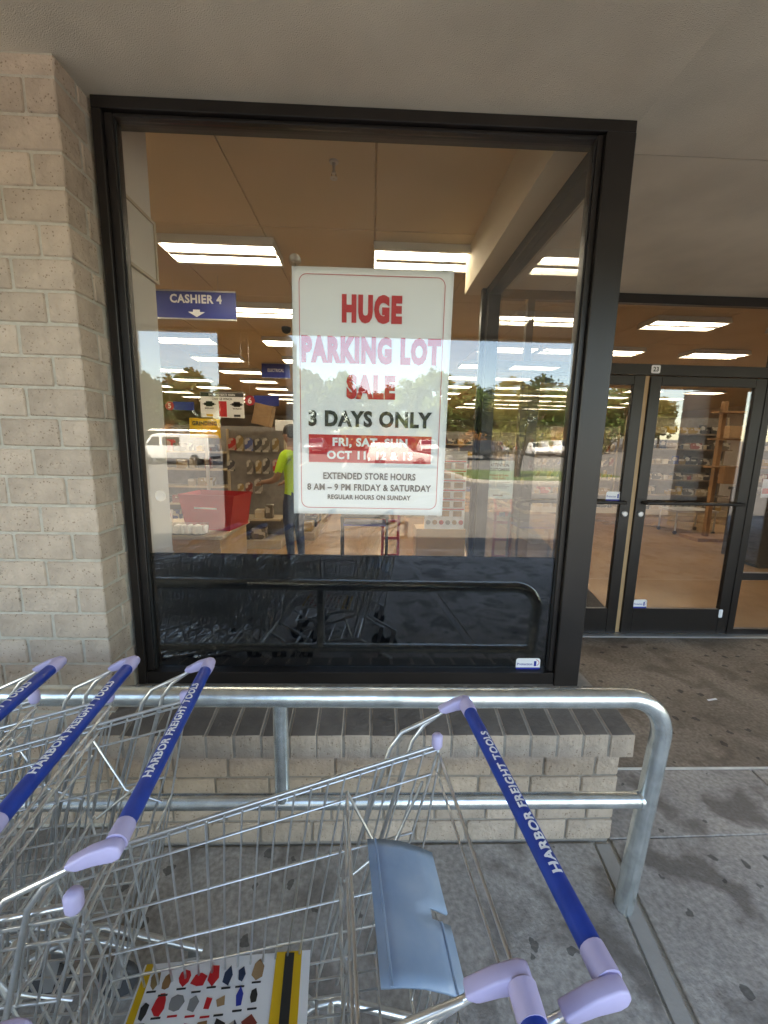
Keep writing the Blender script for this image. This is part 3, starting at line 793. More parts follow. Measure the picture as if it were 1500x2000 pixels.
    for s in (-1, 1):
        mb.tube([(0.265, s * .197, .845), (0.20, s * .195, .70), (0.115, s * .19, .66)], 0.003, 6)
        mb.tube([(0.105, s * .19, .86), (0.16, s * .19, .72), (0.27, s * .19, .63)], 0.003, 6)
    mb.build('child_seat_frame', 'zinc_wire', c, smooth=60)
    mb = MB(); nn = 12
    outl = []
    A, B, T = (0.088, 0.722), (0.225, 0.772), 0.004
    def seat(u, v): # u 0 rear..1 front, v across
        return (A[0] + (B[0] - A[0]) * u, v, A[1] + (B[1] - A[1]) * u + 0.012 * math.sin(math.pi * u) - .004 * abs(v) / .13)
    U = [0, .25, .5, .75, 1.0]; V = [-.156 + .236 * k / nn for k in range(nn + 1)]
    idx = {}
    for i, u in enumerate(U):
        for j, v in enumerate(V): idx[i, j] = len(mb.v); mb.v.append(seat(u, v))
    for i in range(4):
        for j in range(nn):
            if i == 0 and j in (6,): continue          # finger notch
            mb.f.append((idx[i, j], idx[i + 1, j], idx[i + 1, j + 1], idx[i, j + 1]))
    sr = MB()
    for u in (.12, .88): sr.tube([tuple(Vector(seat(u, v)) + Vector((0, 0, .0022))) for v in (V if u > .5 else V[7:])], .0026, 6)
    st = mb.build('seat_panel', 'seat_plastic', c, smooth=60)
    sr.build('moulded_rib', 'seat_plastic', st, smooth=60)
    md = st.modifiers.new('thickness', 'SOLIDIFY'); md.thickness = 0.0045; md.offset = 0
    # undercarriage
    mb = MB()
    for s in (-1, 1):
        mb.tube([(0.05, s * .212, .150), (0.285, s * .202, .285), (0.335, s * .200, .285), (0.72, s * .125, .165), (0.76, s * .10, .150)], 0.0095, 8)
        mb.tube([(0.335, s * .200, .285), (0.40, s * .165, .43)], 0.007, 8)
    mb.tube([(0.76, -.10, .150), (0.76, .10, .150)], 0.0095, 8)
    mb.tube([(0.30, -.202, .285), (0.30, .202, .285)], 0.008, 8)
    for k in range(5): mb.tube([(0.33 + .09 * k, -.2 + .017 * k, .276 - .027 * k), (0.33 + .09 * k, .2 - .017 * k, .276 - .027 * k)], 0.004, 6)
    mb.build('undercarriage', 'zinc_wire', c, smooth=60)
    for x, y in ((0.07, -.21), (0.07, .21), (0.72, -.118), (0.72, .118)):
        f = MB()
        for s in (-1, 1): f.prism([(x - .02, .150), (x + .02, .150), (x + .035, .045), (x + .012, .045)], 1, y + s * .016 - .002, y + s * .016 + .002)
        fo = f.build('caster_fork', 'aluminium', c)
        wh = MB().lathe([(.018, -.012), (.05, -.012), (.0545, -.006), (.0545, .006), (.05, .012), (.018, .012)], (x + .024, y, .0545), 'y', 18).build('wheel', 'caster_grey', c, smooth=40)
    return c
proto = make_cart(); index_kids()
carts = [
    ((0.243, 0.586), 5.6, 'shopping cart with the blue plastic child seat panel and the flyer in its basket'),
    ((-0.383, 0.748), 6.5, 'shopping cart in the nested row, its handle reaching up to the window base'),
    ((-0.578, 0.756), 7.0, 'shopping cart in the nested row, second handle from the rail post'),
    ((-0.760, 0.752), 7.5, 'shopping cart whose handle crosses in front of the brick pillar base'),
    ((-0.945, 0.748), 8.0, 'shopping cart farthest along the nested row, cut by the picture edge'),
    ((0.176, 0.104), 1.5, 'shopping cart nearest the camera, handle cut by the bottom edge'),
    ((-0.322, 0.066), 3.0, 'shopping cart at the bottom corner, only its lilac bracket and wires showing'),
]
for k, ((x, y), a, lab) in enumerate(carts):
    c = proto if k == 0 else copy_tree(proto, None, 'seat_panel')
    c.location = (x, y, 0.0); c.rotation_euler = (0, 0, R(180 + a)); c['label'] = lab

# flyer lying in the first cart
fl = empty('store_flyer', (-0.275, 0.592, 0.470), R(5), 'colour printed sale flyer with a yellow and black edge lying in the cart', 'flyer')
def fz(x): return 0.010 - 0.06 * x
mb = MB(); N = 12
for i in range(N + 1):
    for j in range(9):
        x = -.17 + .34 * i / N; y = -.125 + .25 * j / 8
        mb.v.append((x, y, fz(x) + 0.003 * math.sin(9 * x + 4 * y)))
for i in range(N):
    for j in range(8): a = i * 9 + j; mb.f.append((a, a + 9, a + 10, a + 1))
mb.build('sheet', 'print_white', fl, smooth=60)
q = random.Random(33); pm = ['cardboard', 'print_blue', 'print_red', 'print_grey', 'pack_dark', 'print_black', 'denim', 'wood_post', 'print_grey']
for i in range(8):
    for j in range(6):
        x = -.142 + i * .029 + q.uniform(-.003, .003); y = -.105 + j * .040 + q.uniform(-.004, .004)
        w, h = q.uniform(.008, .0155), q.uniform(.010, .019); n = q.choice((4, 5, 6, 8)); a0 = q.random() * 6
        pts = [(x + w * math.cos(a0 + 6.283 * t / n) * q.uniform(.75, 1.15), y + h * math.sin(a0 + 6.283 * t / n) * q.uniform(.75, 1.15)) for t in range(n)]
        MB().add([(u, w2, fz(u) + 0.003 * math.sin(9 * u + 4 * w2) + .0009) for u, w2 in pts], [tuple(range(n))]).build('product_picture', q.choice(pm), fl)
        yb = y - .019
        MB().add([(u, w2, fz(u) + 0.003 * math.sin(9 * u + 4 * w2) + .0009) for u, w2 in ((x - .009, yb - .0016), (x + .009, yb - .0016), (x + .009, yb + .0016), (x - .009, yb + .0016))], [(0, 1, 2, 3)]).build('price_line', q.choice(('print_red', 'print_black', 'print_black')), fl)
def fstrip(name, m, x0, x1, dz, y0=-.125, y1=.125):
    mb = MB()
    for x in (x0, x1):
        for j in range(9):
            y = y0 + (y1 - y0) * j / 8; mb.v.append((x, y, fz(x) + 0.003 * math.sin(9 * x + 4 * y) + dz))
    for j in range(8): mb.f.append((j, j + 9, j + 10, j + 1))
    mb.build(name, m, fl)
fstrip('white_margin', 'print_white', .152, .170, .0010)
fstrip('yellow_strip', 'sign_yellow', .098, .152, .0012)
fstrip('yellow_strip', 'sign_yellow', -.166, -.152, .0012)
fstrip('black_strip', 'print_black', .117, .136, .0018, -.12, .122)

# litter on the porch
o = MB().box(-.035, .035, -.006, .006, 0, .003, Matrix.Rotation(R(12), 4, 'Z')).build('paper_wrapper', 'print_white'); o.location = (2.20, 2.32, 0.001)
tag(o, 'small white paper wrapper lying on the brown porch floor', 'litter')
o = MB().lathe([(.012, 0), (.02, .002), (.018, .006), (.004, .008)], (0, 0, 0), 'z', 9).build('dry_leaf', 'bark'); o.scale = (1.5, .8, 1); o.location = (2.05, 3.0, 0.0005)
tag(o, 'dark dry leaf on the porch floor in front of the door threshold', 'leaf')

# ================================================================== INSIDE THE SHOP
def fixture():
    c = empty('ceiling_light', (0, 0, 0), 0, 'x', 'ceiling light', 'fluorescent ceiling lights in rows')
    MB().prism([(-.19, -.062), (-.165, 0), (.165, 0), (.19, -.062), (.158, -.062), (.145, -.012), (-.145, -.012), (-.158, -.062)], 0, -.415, .415).build('housing', 'fixture_white', c)
    for s in (-1, 1):
        MB().box(-.415, -.411, -.165, .165, -.062, -.001).build('end_plate', 'fixture_white', c).location.x = 0 if s < 0 else .826
        MB().tube([(-.405, s * .075, -.034), (.405, s * .075, -.034)], 0.024, 6).build('tube', 'lamp_tube', c)
    MB().prism([(-.028, -.064), (.028, -.064), (.04, -.012), (-.04, -.012)], 0, -.40, .40).build('ballast_cover', 'fixture_white', c)
    return c
fx = fixture(); index_kids(); first = True
for j in range(14):
    y = 3.42 + 1.42 * j if j < 3 else 3.42 + 2.84 + 1.32 * (j - 2)
    if y > 16: break
    for k in range(-4, 6):
        x = -0.005 + 1.555 * k + .415
        if x < -8.4 or x > 11: continue
        if j == 0 and x > 0.9: continue
        c = fx if first else copy_tree(fx); first = False
        c.location = (x, y, CZ - 0.001)
        if j == 0 and k == 0: c['label'] = 'bright twin tube ceiling light just above the sale poster'
        elif j == 0 and k == -1: c['label'] = 'bright twin tube ceiling light above the blue cashier sign'
        elif j == 1 and k == 2: c['label'] = 'twin tube ceiling light seen through the transom over the doors'
        else: c['label'] = 'twin tube ceiling light, %s row from the window, %s from the left wall' % (nth(j), nth(k + 4))

# sprinkler head under the ceiling
sp = empty('sprinkler', (-0.22, 2.42, CZ), 0, 'small sprinkler head hanging from the shop ceiling above the poster', 'sprinkler')
MB().lathe([(.026, -.001), (.024, -.006), (.008, -.008), (.007, -.05), (.012, -.052), (.012, -.058), (.001, -.058)], (0, 0, 0), 'z', 12).build('body', 'aluminium', sp, smooth=40)
MB().lathe([(.02, -.078), (.02, -.080), (.001, -.080)], (0, 0, 0), 'z', 12).build('deflector', 'aluminium', sp)
MB().tube([(-.01, 0, -.055), (-.012, 0, -.07), (0, 0, -.08), (.012, 0, -.07), (.01, 0, -.055)], .002, 5).build('yoke', 'bark', sp)
dm = empty('dome_camera', (-1.12, 5.62, CZ), 0, 'small dark dome camera on the ceiling beside the cashier sign', 'camera')
MB().lathe([(.06, -.001), (.06, -.03), (.045, -.06), (.02, -.075), (.001, -.078)], (0, 0, 0), 'z', 14).build('dome', 'rubber_black', dm, smooth=50)

# hanging signs
def hang_sign(name, x, y, z0, z1, w, label, lines, rz=0, arrow=False, m='sign_blue'):
    s = empty(name, (x, y, z0), rz, label, 'sign')
    h = z1 - z0
    MB().box(-w / 2, w / 2, 0, .01, 0, h).build('panel', m, s)
    MB().box(-w / 2, w / 2, -.006, .016, -.012, 0).build('lower_trim', 'aluminium', s)
    MB().box(-w / 2, w / 2, -.006, .016, h, h + .012).build('upper_trim', 'aluminium', s)
    for b, zz, hh, ww in lines: place('lettering', text_mesh(b, hh, 'print_white', ww, .035), s, (0, -.0015, zz), (R(90), 0, 0))
    if arrow:
        MB().prism([(-.03, .075), (.03, .075), (.03, .055), (.075, .055), (0, .012), (-.075, .055), (-.03, .055)], 1, -.002, 0).build('arrow', 'print_white', s)
    for sx in (-.28, .28):
        MB().tube([(sx * w, .005, h + .01), (sx * w, .005, CZ - z0)], .0012, 4).build('hanging_wire', 'aluminium', s)
    return s
hang_sign('cashier_sign', -1.60, 4.0, 2.655, 2.88, 0.71, 'blue hanging sign reading CASHIER 4 with a white arrow', [('CASHIER 4', .165, .075, .46)], 0, True)
hang_sign('department_sign', -1.80, 8.0, 2.745, 2.99, 0.52, 'blue hanging sign reading ELECTRICAL far back in the shop', [('ELECTRICAL', .13, .06, .30)])
for (x, y, t, lab) in ((-1.78, 6.2, '6', 'round red aisle sign beside the winch price sign'), (-3.55, 7.5, '5', 'round red aisle sign over the shelving behind the checkout')):
    s = empty('aisle_sign', (x, y, 2.15), 0, lab, 'sign')
    MB().lathe([(.075, 0), (.075, .008), (.001, .008)], (0, 0, 0), 'y', 20).build('disc', 'red_plastic', s)
    MB().box(.06, .42, .001, .009, -.07, .075).build('panel', 'sign_blue', s)
    place('lettering', text_mesh(t, .09, 'print_white', None, .03), s, (0, -.002, 0), (R(90), 0, 0))
    MB().tube([(0, .006, .07), (0, .006, CZ - 2.15)], .0015, 4).build('hanging_wire', 'aluminium', s)
ws = empty('winch_sign', (-2.09, 5.95, 1.885), 0, 'white hanging price sign with two winch pictures and a red bar', 'sign')
MB().box(-.30, .30, 0, .006, 0, .345).build('panel', 'paper', ws)
MB().box(-.295, .295, -.002, 0, .285, .34).build('black_band', 'print_black', ws)
place('lettering', text_mesh('BADLAND BEATS WARN', .032, 'print_white', .36, .02), ws, (0, -.003, .312), (R(90), 0, 0))
place('lettering', text_mesh('12000 LB WINCH', .032, 'print_black', .27, .03), ws, (0, -.001, .255), (R(90), 0, 0))
MB().box(-.05, .06, -.002, 0, .012, .225).build('red_bar', 'print_red', ws)
for sx, tt in ((-.18, 'BADLAND'), (.2, 'WARN')):
    mb = MB(); mb.box(sx - .07, sx + .07, -.002, 0, .165, .2).box(sx - .045, sx + .045, -.002, 0, .15, .22).box(sx - .09, sx + .09, -.0018, 0, .176, .186)
    mb.build('winch_picture', 'print_black', ws)
    place('lettering', text_mesh(tt, .022, 'print_black', .12, .03), ws, (sx, -.001, .125), (R(90), 0, 0))
    MB().box(sx - .045, sx + .045, -.002, 0, .015, .045).build('price_patch', 'print_black' if sx > 0 else 'sign_yellow', ws)
for sx in (-.28, .28): MB().tube([(sx, .003, .345), (sx, .003, CZ - 1.885)], .0015, 4).build('hanging_wire', 'aluminium', ws)

# gondola shelving with packages
boxes = {}
for k, (w, d, h) in enumerate([(.14, .16, .12), (.2, .2, .16), (.1, .12, .2), (.26, .22, .14), (.09, .1, .1)]):
    boxes[k] = [(w, d, h), MB().box(-w / 2, w / 2, -d / 2, d / 2, 0, h).mesh('boxed_tool', 'pack_dark', .003), MB().box(-w / 2, w / 2, -d / 2, d / 2, 0, h).mesh('boxed_tool', 'pack_bright', .003)]
hangp = [MB().prism([(-.045, 0), (.045, 0), (.05, .13), (.02, .16), (-.02, .16), (-.05, .13)], 1, -.012, .012).mesh('carded_tool', m, .002) for m in ('pack_dark', 'pack_bright')]
NB = 0
def gondola(x, y, rz, L, H, nsh, label, itemlabel, group, bright=0.3, pegs=False, D=.42, fill=.62, seed=1, sm='shelf_beige'):
    global NB
    q = random.Random(seed)
    g = empty('shelf_unit', (x, y, 0), rz, label, 'shelving')
    MB().box(-L / 2, L / 2, .0, .03, 0.0, H).build('back_panel', 'peg_panel', g)
    MB().box(-L / 2, L / 2, -D, -.001, 0, .13).build('base', 'shelf_beige', g)
    for s in (-1, 1): MB().box(s * L / 2 - .018, s * L / 2 + .018, -.02, .032, 0, H + .02).build('upright', 'shelf_beige', g)
    mt = Matrix.Translation((x, y, 0)) @ Matrix.Rotation(rz, 4, 'Z')
    zs = [.13 + (H - .15) * i / nsh for i in range(nsh)]
    for i, z in enumerate(zs):
        cnt = 0
        if i > 0 and not (pegs and i > 1):
            MB().box(-L / 2 + .02, L / 2 - .02, -D + .03 * i, -.002, z - .03, z).build('shelf', sm, g)
        u = -L / 2 + .08
        while u < L / 2 - .12:
            if pegs and i > 1:
                if q.random() < fill:
                    p = mt @ Vector((u, -.05 - q.random() * .10, z + q.uniform(0, .05)))
                    o = place('carded_tool', hangp[q.random() < bright], None, p, (0, 0, rz + q.uniform(-.1, .1))); o.scale = (q.uniform(.9, 1.25), 1, q.uniform(.9, 1.5))
                    tag(o, '%s pack along the %s shelf of the %s' % (nth(cnt), nth(i), itemlabel), 'package', group); NB += 1; cnt += 1
                u += .13
            else:
                k = q.randrange(5); (w, d, h), m0, m1 = boxes[k]
                if q.random() < fill and h < (H - .15) / nsh - .02 and u + w < L / 2 - .02:
                    p = mt @ Vector((u + w / 2, -D + .03 * i + d / 2 + .02 + q.random() * .04, z + .001))
                    o = place('boxed_tool', m1 if q.random() < bright else m0, None, p, (0, 0, rz + q.uniform(-.06, .06)))
                    tag(o, '%s pack along the %s shelf of the %s' % (nth(cnt), nth(i), itemlabel), 'package', group); NB += 1; cnt += 1
                u += w + .02
    return g
gondola(-1.74, 6.35, 0, .86, 1.72, 5, 'shelf end unit with hanging packs below the winch sign', 'shelf end below the winch sign', 'packs on the shelf end', .35, True, seed=3)
gondola(-1.32, 8.2, R(90), 3.4, 1.80, 5, 'long aisle shelving behind the shelf end, packed with dark goods', 'long aisle shelving', 'packs on the long aisle', .3, True, seed=4)
gondola(-3.5, 7.8, 0, 2.2, 1.7, 5, 'low shelving at the far side behind the checkout', 'low shelving behind the checkout', 'packs behind the checkout', .35, False, seed=5)
gondola(1.35, 9.2, 0, 1.2, 1.5, 4, 'short shelving stand behind the narrow side glass', 'short stand behind the side glass', 'packs on the short stand', .5, False, seed=7)
gondola(5.05, 10.2, 0, 2.2, 2.1, 6, 'tall shelving seen through the left entrance door', 'tall shelving beyond the left door', 'packs beyond the left door', .2, True, fill=.9, seed=8, sm='shelf_dark')
gondola(7.45, 10.0, R(-4), 2.4, 2.35, 6, 'tall shelving seen through the right entrance door', 'tall shelving beyond the right door', 'packs beyond the right door', .15, False, fill=.97, seed=9, sm='shelf_dark')
gondola(10.0, 9.6, R(-6), 2.2, 2.35, 6, 'tall shelving farthest toward the right wall', 'shelving by the right wall', 'packs by the right wall', .15, False, fill=.9, seed=10, sm='shelf_dark')
gondola(3.0, 13.2, 0, 3.2, 2.0, 5, 'wide shelving at the end of the entrance aisle', 'wide shelving at the aisle end', 'packs at the aisle end', .3, False, seed=11)
gondola(-4.2, 12.5, 0, 4.0, 2.0, 5, 'wide shelving deep in the shop under the light rows', 'deep shelving under the light rows', 'packs deep in the shop', .4, False, seed=12)
ys_ = empty('grinding_sign', (-2.34, 5.93, 1.60), 0, 'yellow sign board reading GRINDING on top of the shelving', 'sign')
MB().box(-.21, .21, 0, .02, 0, .27).build('panel', 'sign_yellow', ys_)
place('lettering', text_mesh('GRINDING', .06, 'print_black', .34, .05), ys_, (0, -.002, .20), (R(90), 0, 0))
MB().box(-.02, .02, .021, .05, -1.6, .2).build('stand_post', 'aluminium', ys_)
MB().box(-.15, .15, .0, .25, -1.599, -1.57).build('stand_foot', 'aluminium', ys_)
o = MB().box(-.13, .13, -.1, .1, 0, .30, Matrix.Rotation(R(12), 4, 'Y')).build('cardboard_carton', 'cardboard', bevel=.004); o.location = (-1.62, 6.22, 1.80)
tag(o, 'tilted brown cardboard carton on top of the shelf end', 'carton')
o = MB().box(-.14, .14, -.1, .1, 0, .17).build('white_carton', 'paper', bevel=.004); o.location = (-1.42, 6.9, 1.745)
tag(o, 'plain white carton on top of the aisle shelving', 'carton')

# brown wooden post display and crates behind the right door
wp = empty('post_display', (6.0, 7.0, 0), 0, 'wooden post display rack with crates behind the right door', 'display rack')
for dx in (0, .55): MB().box(dx - .035, dx + .035, -.035, .035, 0, 2.4).build('post', 'wood_post', wp)
for z in (1.28, 1.75, 2.2): MB().box(-.25, .8, -.2, -.036, z, z + .03).build('shelf', 'wood_post', wp)
MB().box(-.3, .85, -.22, .22, 0.0, .06).build('base', 'wood_post', wp)
for k, (x, y, z, w, h, lab) in enumerate(((6.15, 6.9, .72, .42, .30, 'orange brown crate hung on the wooden post display'), (6.1, 6.93, 1.785, .3, .2, 'brown carton on the middle shelf of the post display'), (6.5, 6.93, 2.235, .3, .22, 'brown carton on the top shelf of the post display'))):
    c = box('crate', 'wood_post' if k == 0 else 'cardboard', x - w / 2, x + w / 2, y - .17, y - .05, z + .3 if k == 0 else z, (z + .3 if k == 0 else z) + h, bevel=.004)
    tag(c, lab, 'crate')
ct = empty('flat_cart', (6.1, 7.6, 0), 0, 'low metal trolley standing on the brown floor behind the right door', 'trolley')
MB().box(-.4, .4, -.25, .25, .42, .46).build('deck', 'aluminium', ct)
for sx in (-.37, .37):
    for sy in (-.22, .22): MB().tube([(sx, sy, .07), (sx, sy, .42)], .014, 8).build('leg', 'aluminium', ct)
    for sy in (-.22, .22): MB().lathe([(.02, -.012), (.035, -.012), (.035, .012), (.02, .012)], (sx, sy, .035), 'y', 12).build('wheel', 'caster_grey', ct)
cb = empty('display_case', (5.75, 5.5, 0), 0, 'black glossy display case behind the glass right of the doors', 'display case')
MB().box(-.5, .6, -.3, .3, .05, 1.02).build('body', 'car_black', cb, bevel=.01)
MB().box(-.52, .62, -.32, .32, 1.02, 1.06).build('top', 'rubber_black', cb)
MB().box(-.45, .55, -.27, .27, 0, .05).build('plinth', 'rubber_black', cb)
mt = tag(MB().prism([(1.0, 3.40), (2.27, 3.40), (3.55, 9.6), (2.1, 9.6)], 2, 0.0, 0.008).build('door_mat', 'door_mat'), 'long dark grey entrance mat running into the shop', 'mat')

# checkout on the left: counter, red bin, packs
ck = empty('checkout_counter', (-1.75, 3.9, 0), 0, 'tan checkout counter just inside the window near the plaster pier', 'counter')
MB().box(-.55, .42, -.30, .45, 0, .70).build('body', 'laminate_tan', ck)
MB().box(-.58, .45, -.33, .48, .70, .735).build('worktop', 'shelf_beige', ck, bevel=.004)
for k in range(4): MB().box(-.545, .415, -.312, -.301, .06 + .16 * k, .07 + .16 * k).build('slat_groove', 'peg_panel', ck)
rb = empty('red_bin', (-1.52, 4.02, .736), R(-8), 'glossy red plastic bin on the checkout counter', 'bin')
MB().prism([(-.20, 0), (.24, 0), (.29, .33), (-.26, .33), (-.255, .32), (.275, .32), (.23, .012), (-.19, .012)], 1, -.20, -.19).build('front', 'red_plastic', rb)
mb = MB().box(-.2, .24, -.19, .19, 0, .012)
mb.add([(-.2, -.19, .01), (-.26, -.19, .33), (-.26, .19, .33), (-.2, .19, .01)], [(0, 1, 2, 3)]).add([(.24, -.19, .01), (.29, -.19, .33), (.29, .19, .33), (.24, .19, .01)], [(0, 1, 2, 3)])
mb.add([(-.2, .19, .01), (.24, .19, .01), (.29, .19, .33), (-.26, .19, .33)], [(0, 1, 2, 3)]).add([(-.2, -.192, .01), (.24, -.192, .01), (.29, -.192, .33), (-.26, -.192, .33)], [(0, 1, 2, 3)])
mb.build('shell', 'red_plastic', rb)
MB().box(-.1, .12, -.206, -.2, .20, .212).build('white_print', 'print_white', rb)
for k in range(6):
    o = MB().box(-.06, .06, -.006, .006, 0, .16, Matrix.Rotation(R(-10), 4, 'X')).build('carded_pack', 'paper'); o.location = (-2.02 + .006 * k, 3.68 + .06 * k, .737)
    o.rotation_euler.z = R(8 - 3 * k)
    child(MB().box(-.055, .055, -.004, 0, .09, .125).build('red_patch', 'print_red', None), o).matrix_parent_inverse = Matrix.Identity(4)
    tag(o, '%s white and red carded pack from the front beside the red bin' % nth(k), 'package', 'carded packs beside the red bin')
tr = empty('clear_tray', (-1.68, 3.66, .736), 0, 'clear plastic tray of small white packs on the counter edge', 'tray')
for a in ((-.2, .2, -.07, -.066, 0, .09), (-.2, .2, .066, .07, 0, .09), (-.2, -.196, -.066, .066, 0, .09), (.196, .2, -.066, .066, 0, .09), (-.2, .2, -.07, .07, 0, .004)):
    MB().box(*a).build('wall', 'cup_plastic', tr)
for k in range(3): MB().box(-.1 + .1 * k - .002, -.1 + .1 * k + .002, -.066, .066, .004, .085).build('divider', 'cup_plastic', tr)
for k in range(7):
    o = MB().box(-.022, .022, -.04, .04, 0, .075).build('small_pack', 'paper', bevel=.006); o.location = (-1.85 + .057 * k, 3.66, .741); o.rotation_euler = (0, R(rnd.uniform(-14, 14)), R(rnd.uniform(-20, 20)))
    tag(o, '%s small white pack from the left in the clear tray' % nth(k), 'package', 'small packs in the clear tray')
dr = empty('red_drill', (-1.86, 3.50, .52), 0, 'red and white boxed drill on the rack in front of the counter', 'drill')
MB().box(-.22, .2, -.06, .05, -.07, -.05).build('rack_shelf', 'shelf_beige', dr)
MB().tube([(-.1, 0, .09), (.0, 0, .09), (.06, 0, .09), (.10, 0, .09)], [.035, .042, .03, .012], 12).build('motor_body', 'red_plastic', dr, smooth=50)
MB().prism([(-.06, .07), (-.02, .07), (-.035, -.045), (-.085, -.045)], 1, -.018, .018).build('grip', 'rubber_black', dr, bevel=.005)
MB().box(-.10, -.01, -.028, .028, -.05, -.02).build('battery', 'red_plastic', dr, bevel=.005)
MB().tube([(.10, 0, .09), (.16, 0, .09)], .006, 6).build('bit', 'aluminium', dr)
MB().box(.06, .17, -.03, -.02, -.048, .06, Matrix.Rotation(R(8), 4, 'Y')).build('price_card', 'paper', dr)
MB().box(-.21, -.13, -.02, .02, -.048, .12).build('carton', 'paper', dr)
MB().box(-.205, -.135, -.024, -.0205, .06, .11).build('red_patch', 'print_red', dr)
for sx in (-.2, .18): MB().box(sx - .008, sx + .008, .035, .05, -.52, -.07).build('rack_leg', 'shelf_beige', dr)

# display stand right of the poster, red hand truck, black stand
ds = empty('display_stand', (.86, 4.85, 0), 0, 'white card display stand with rows of pictured packs beside the poster', 'display stand')
MB().box(-.30, .30, 0, .30, 0, .56).build('base', 'laminate_tan', ds)
MB().box(-.20, .28, .02, .06, .56, 1.50).build('board', 'paper', ds)
for k in range(6):
    MB().box(-.19, .27, .012, .02, .80 + .115 * k, .812 + .115 * k).build('red_stripe', 'print_red', ds)
    for i in range(3): MB().box(-.16 + .15 * i, -.06 + .15 * i, .0, .02, .72 + .115 * k, .785 + .115 * k).build('pack', 'cardboard', ds)
for k in range(6): MB().lathe([(.028, 0), (.03, .01), (.028, .02)], (-.16 + .08 * k, .0, .645), 'y', 10).build('round_pack', ('print_grey', 'cardboard', 'red_plastic')[k % 3], ds)
sg = empty('stand_banner', (1.27, 4.95, 0), 0, 'narrow white banner stand with a red top beside the display', 'banner')
MB().box(-.05, .05, 0, .01, .02, 1.52).build('cloth', 'paper', sg)
MB().box(-.052, .052, -.003, 0, 1.38, 1.5).build('red_patch', 'print_red', sg)
MB().box(-.06, .06, -.1, .1, 0, .02).build('foot', 'rubber_black', sg)
ht = empty('hand_truck', (.30, 4.55, 0), R(6), 'red tubular hand truck standing below the poster', 'hand truck')
for sx in (-.16, .02): MB().tube([(sx, 0, .12), (sx, .0, .85), (sx + .01, .05, .98)], .016, 8).build('upright', 'red_plastic', ht)
for z in (.3, .5, .7, .84): MB().box(-.16, .02, -.012, .012, z, z + .03).build('crossbar', 'red_plastic', ht)
MB().tube([(-.15, .05, .98), (.03, .05, .98)], .016, 8).build('handle', 'rubber_black', ht)
MB().box(-.22, .08, -.2, 0, .03, .04).build('toe_plate', 'red_plastic', ht)
for sx in (-.2, .06): MB().lathe([(.04, -.02), (.11, -.02), (.11, .02), (.04, .02)], (sx, .06, .11), 'x', 16).build('wheel', 'tyre', ht)
bs = empty('folding_stand', (-.06, 4.35, 0), 0, 'black metal folding stand with a blue tray below the poster', 'stand')
MB().box(-.25, .25, -.16, .16, .80, .82).build('top', 'rubber_black', bs)
MB().box(-.22, .22, -.14, .14, .715, .735).build('tray', 'sign_blue', bs)
for sx in (-.24, .24):
    for sy in (-.15, .15): MB().tube([(sx, sy, 0), (sx, sy, .80)], .011, 6).build('leg', 'rubber_black', bs)

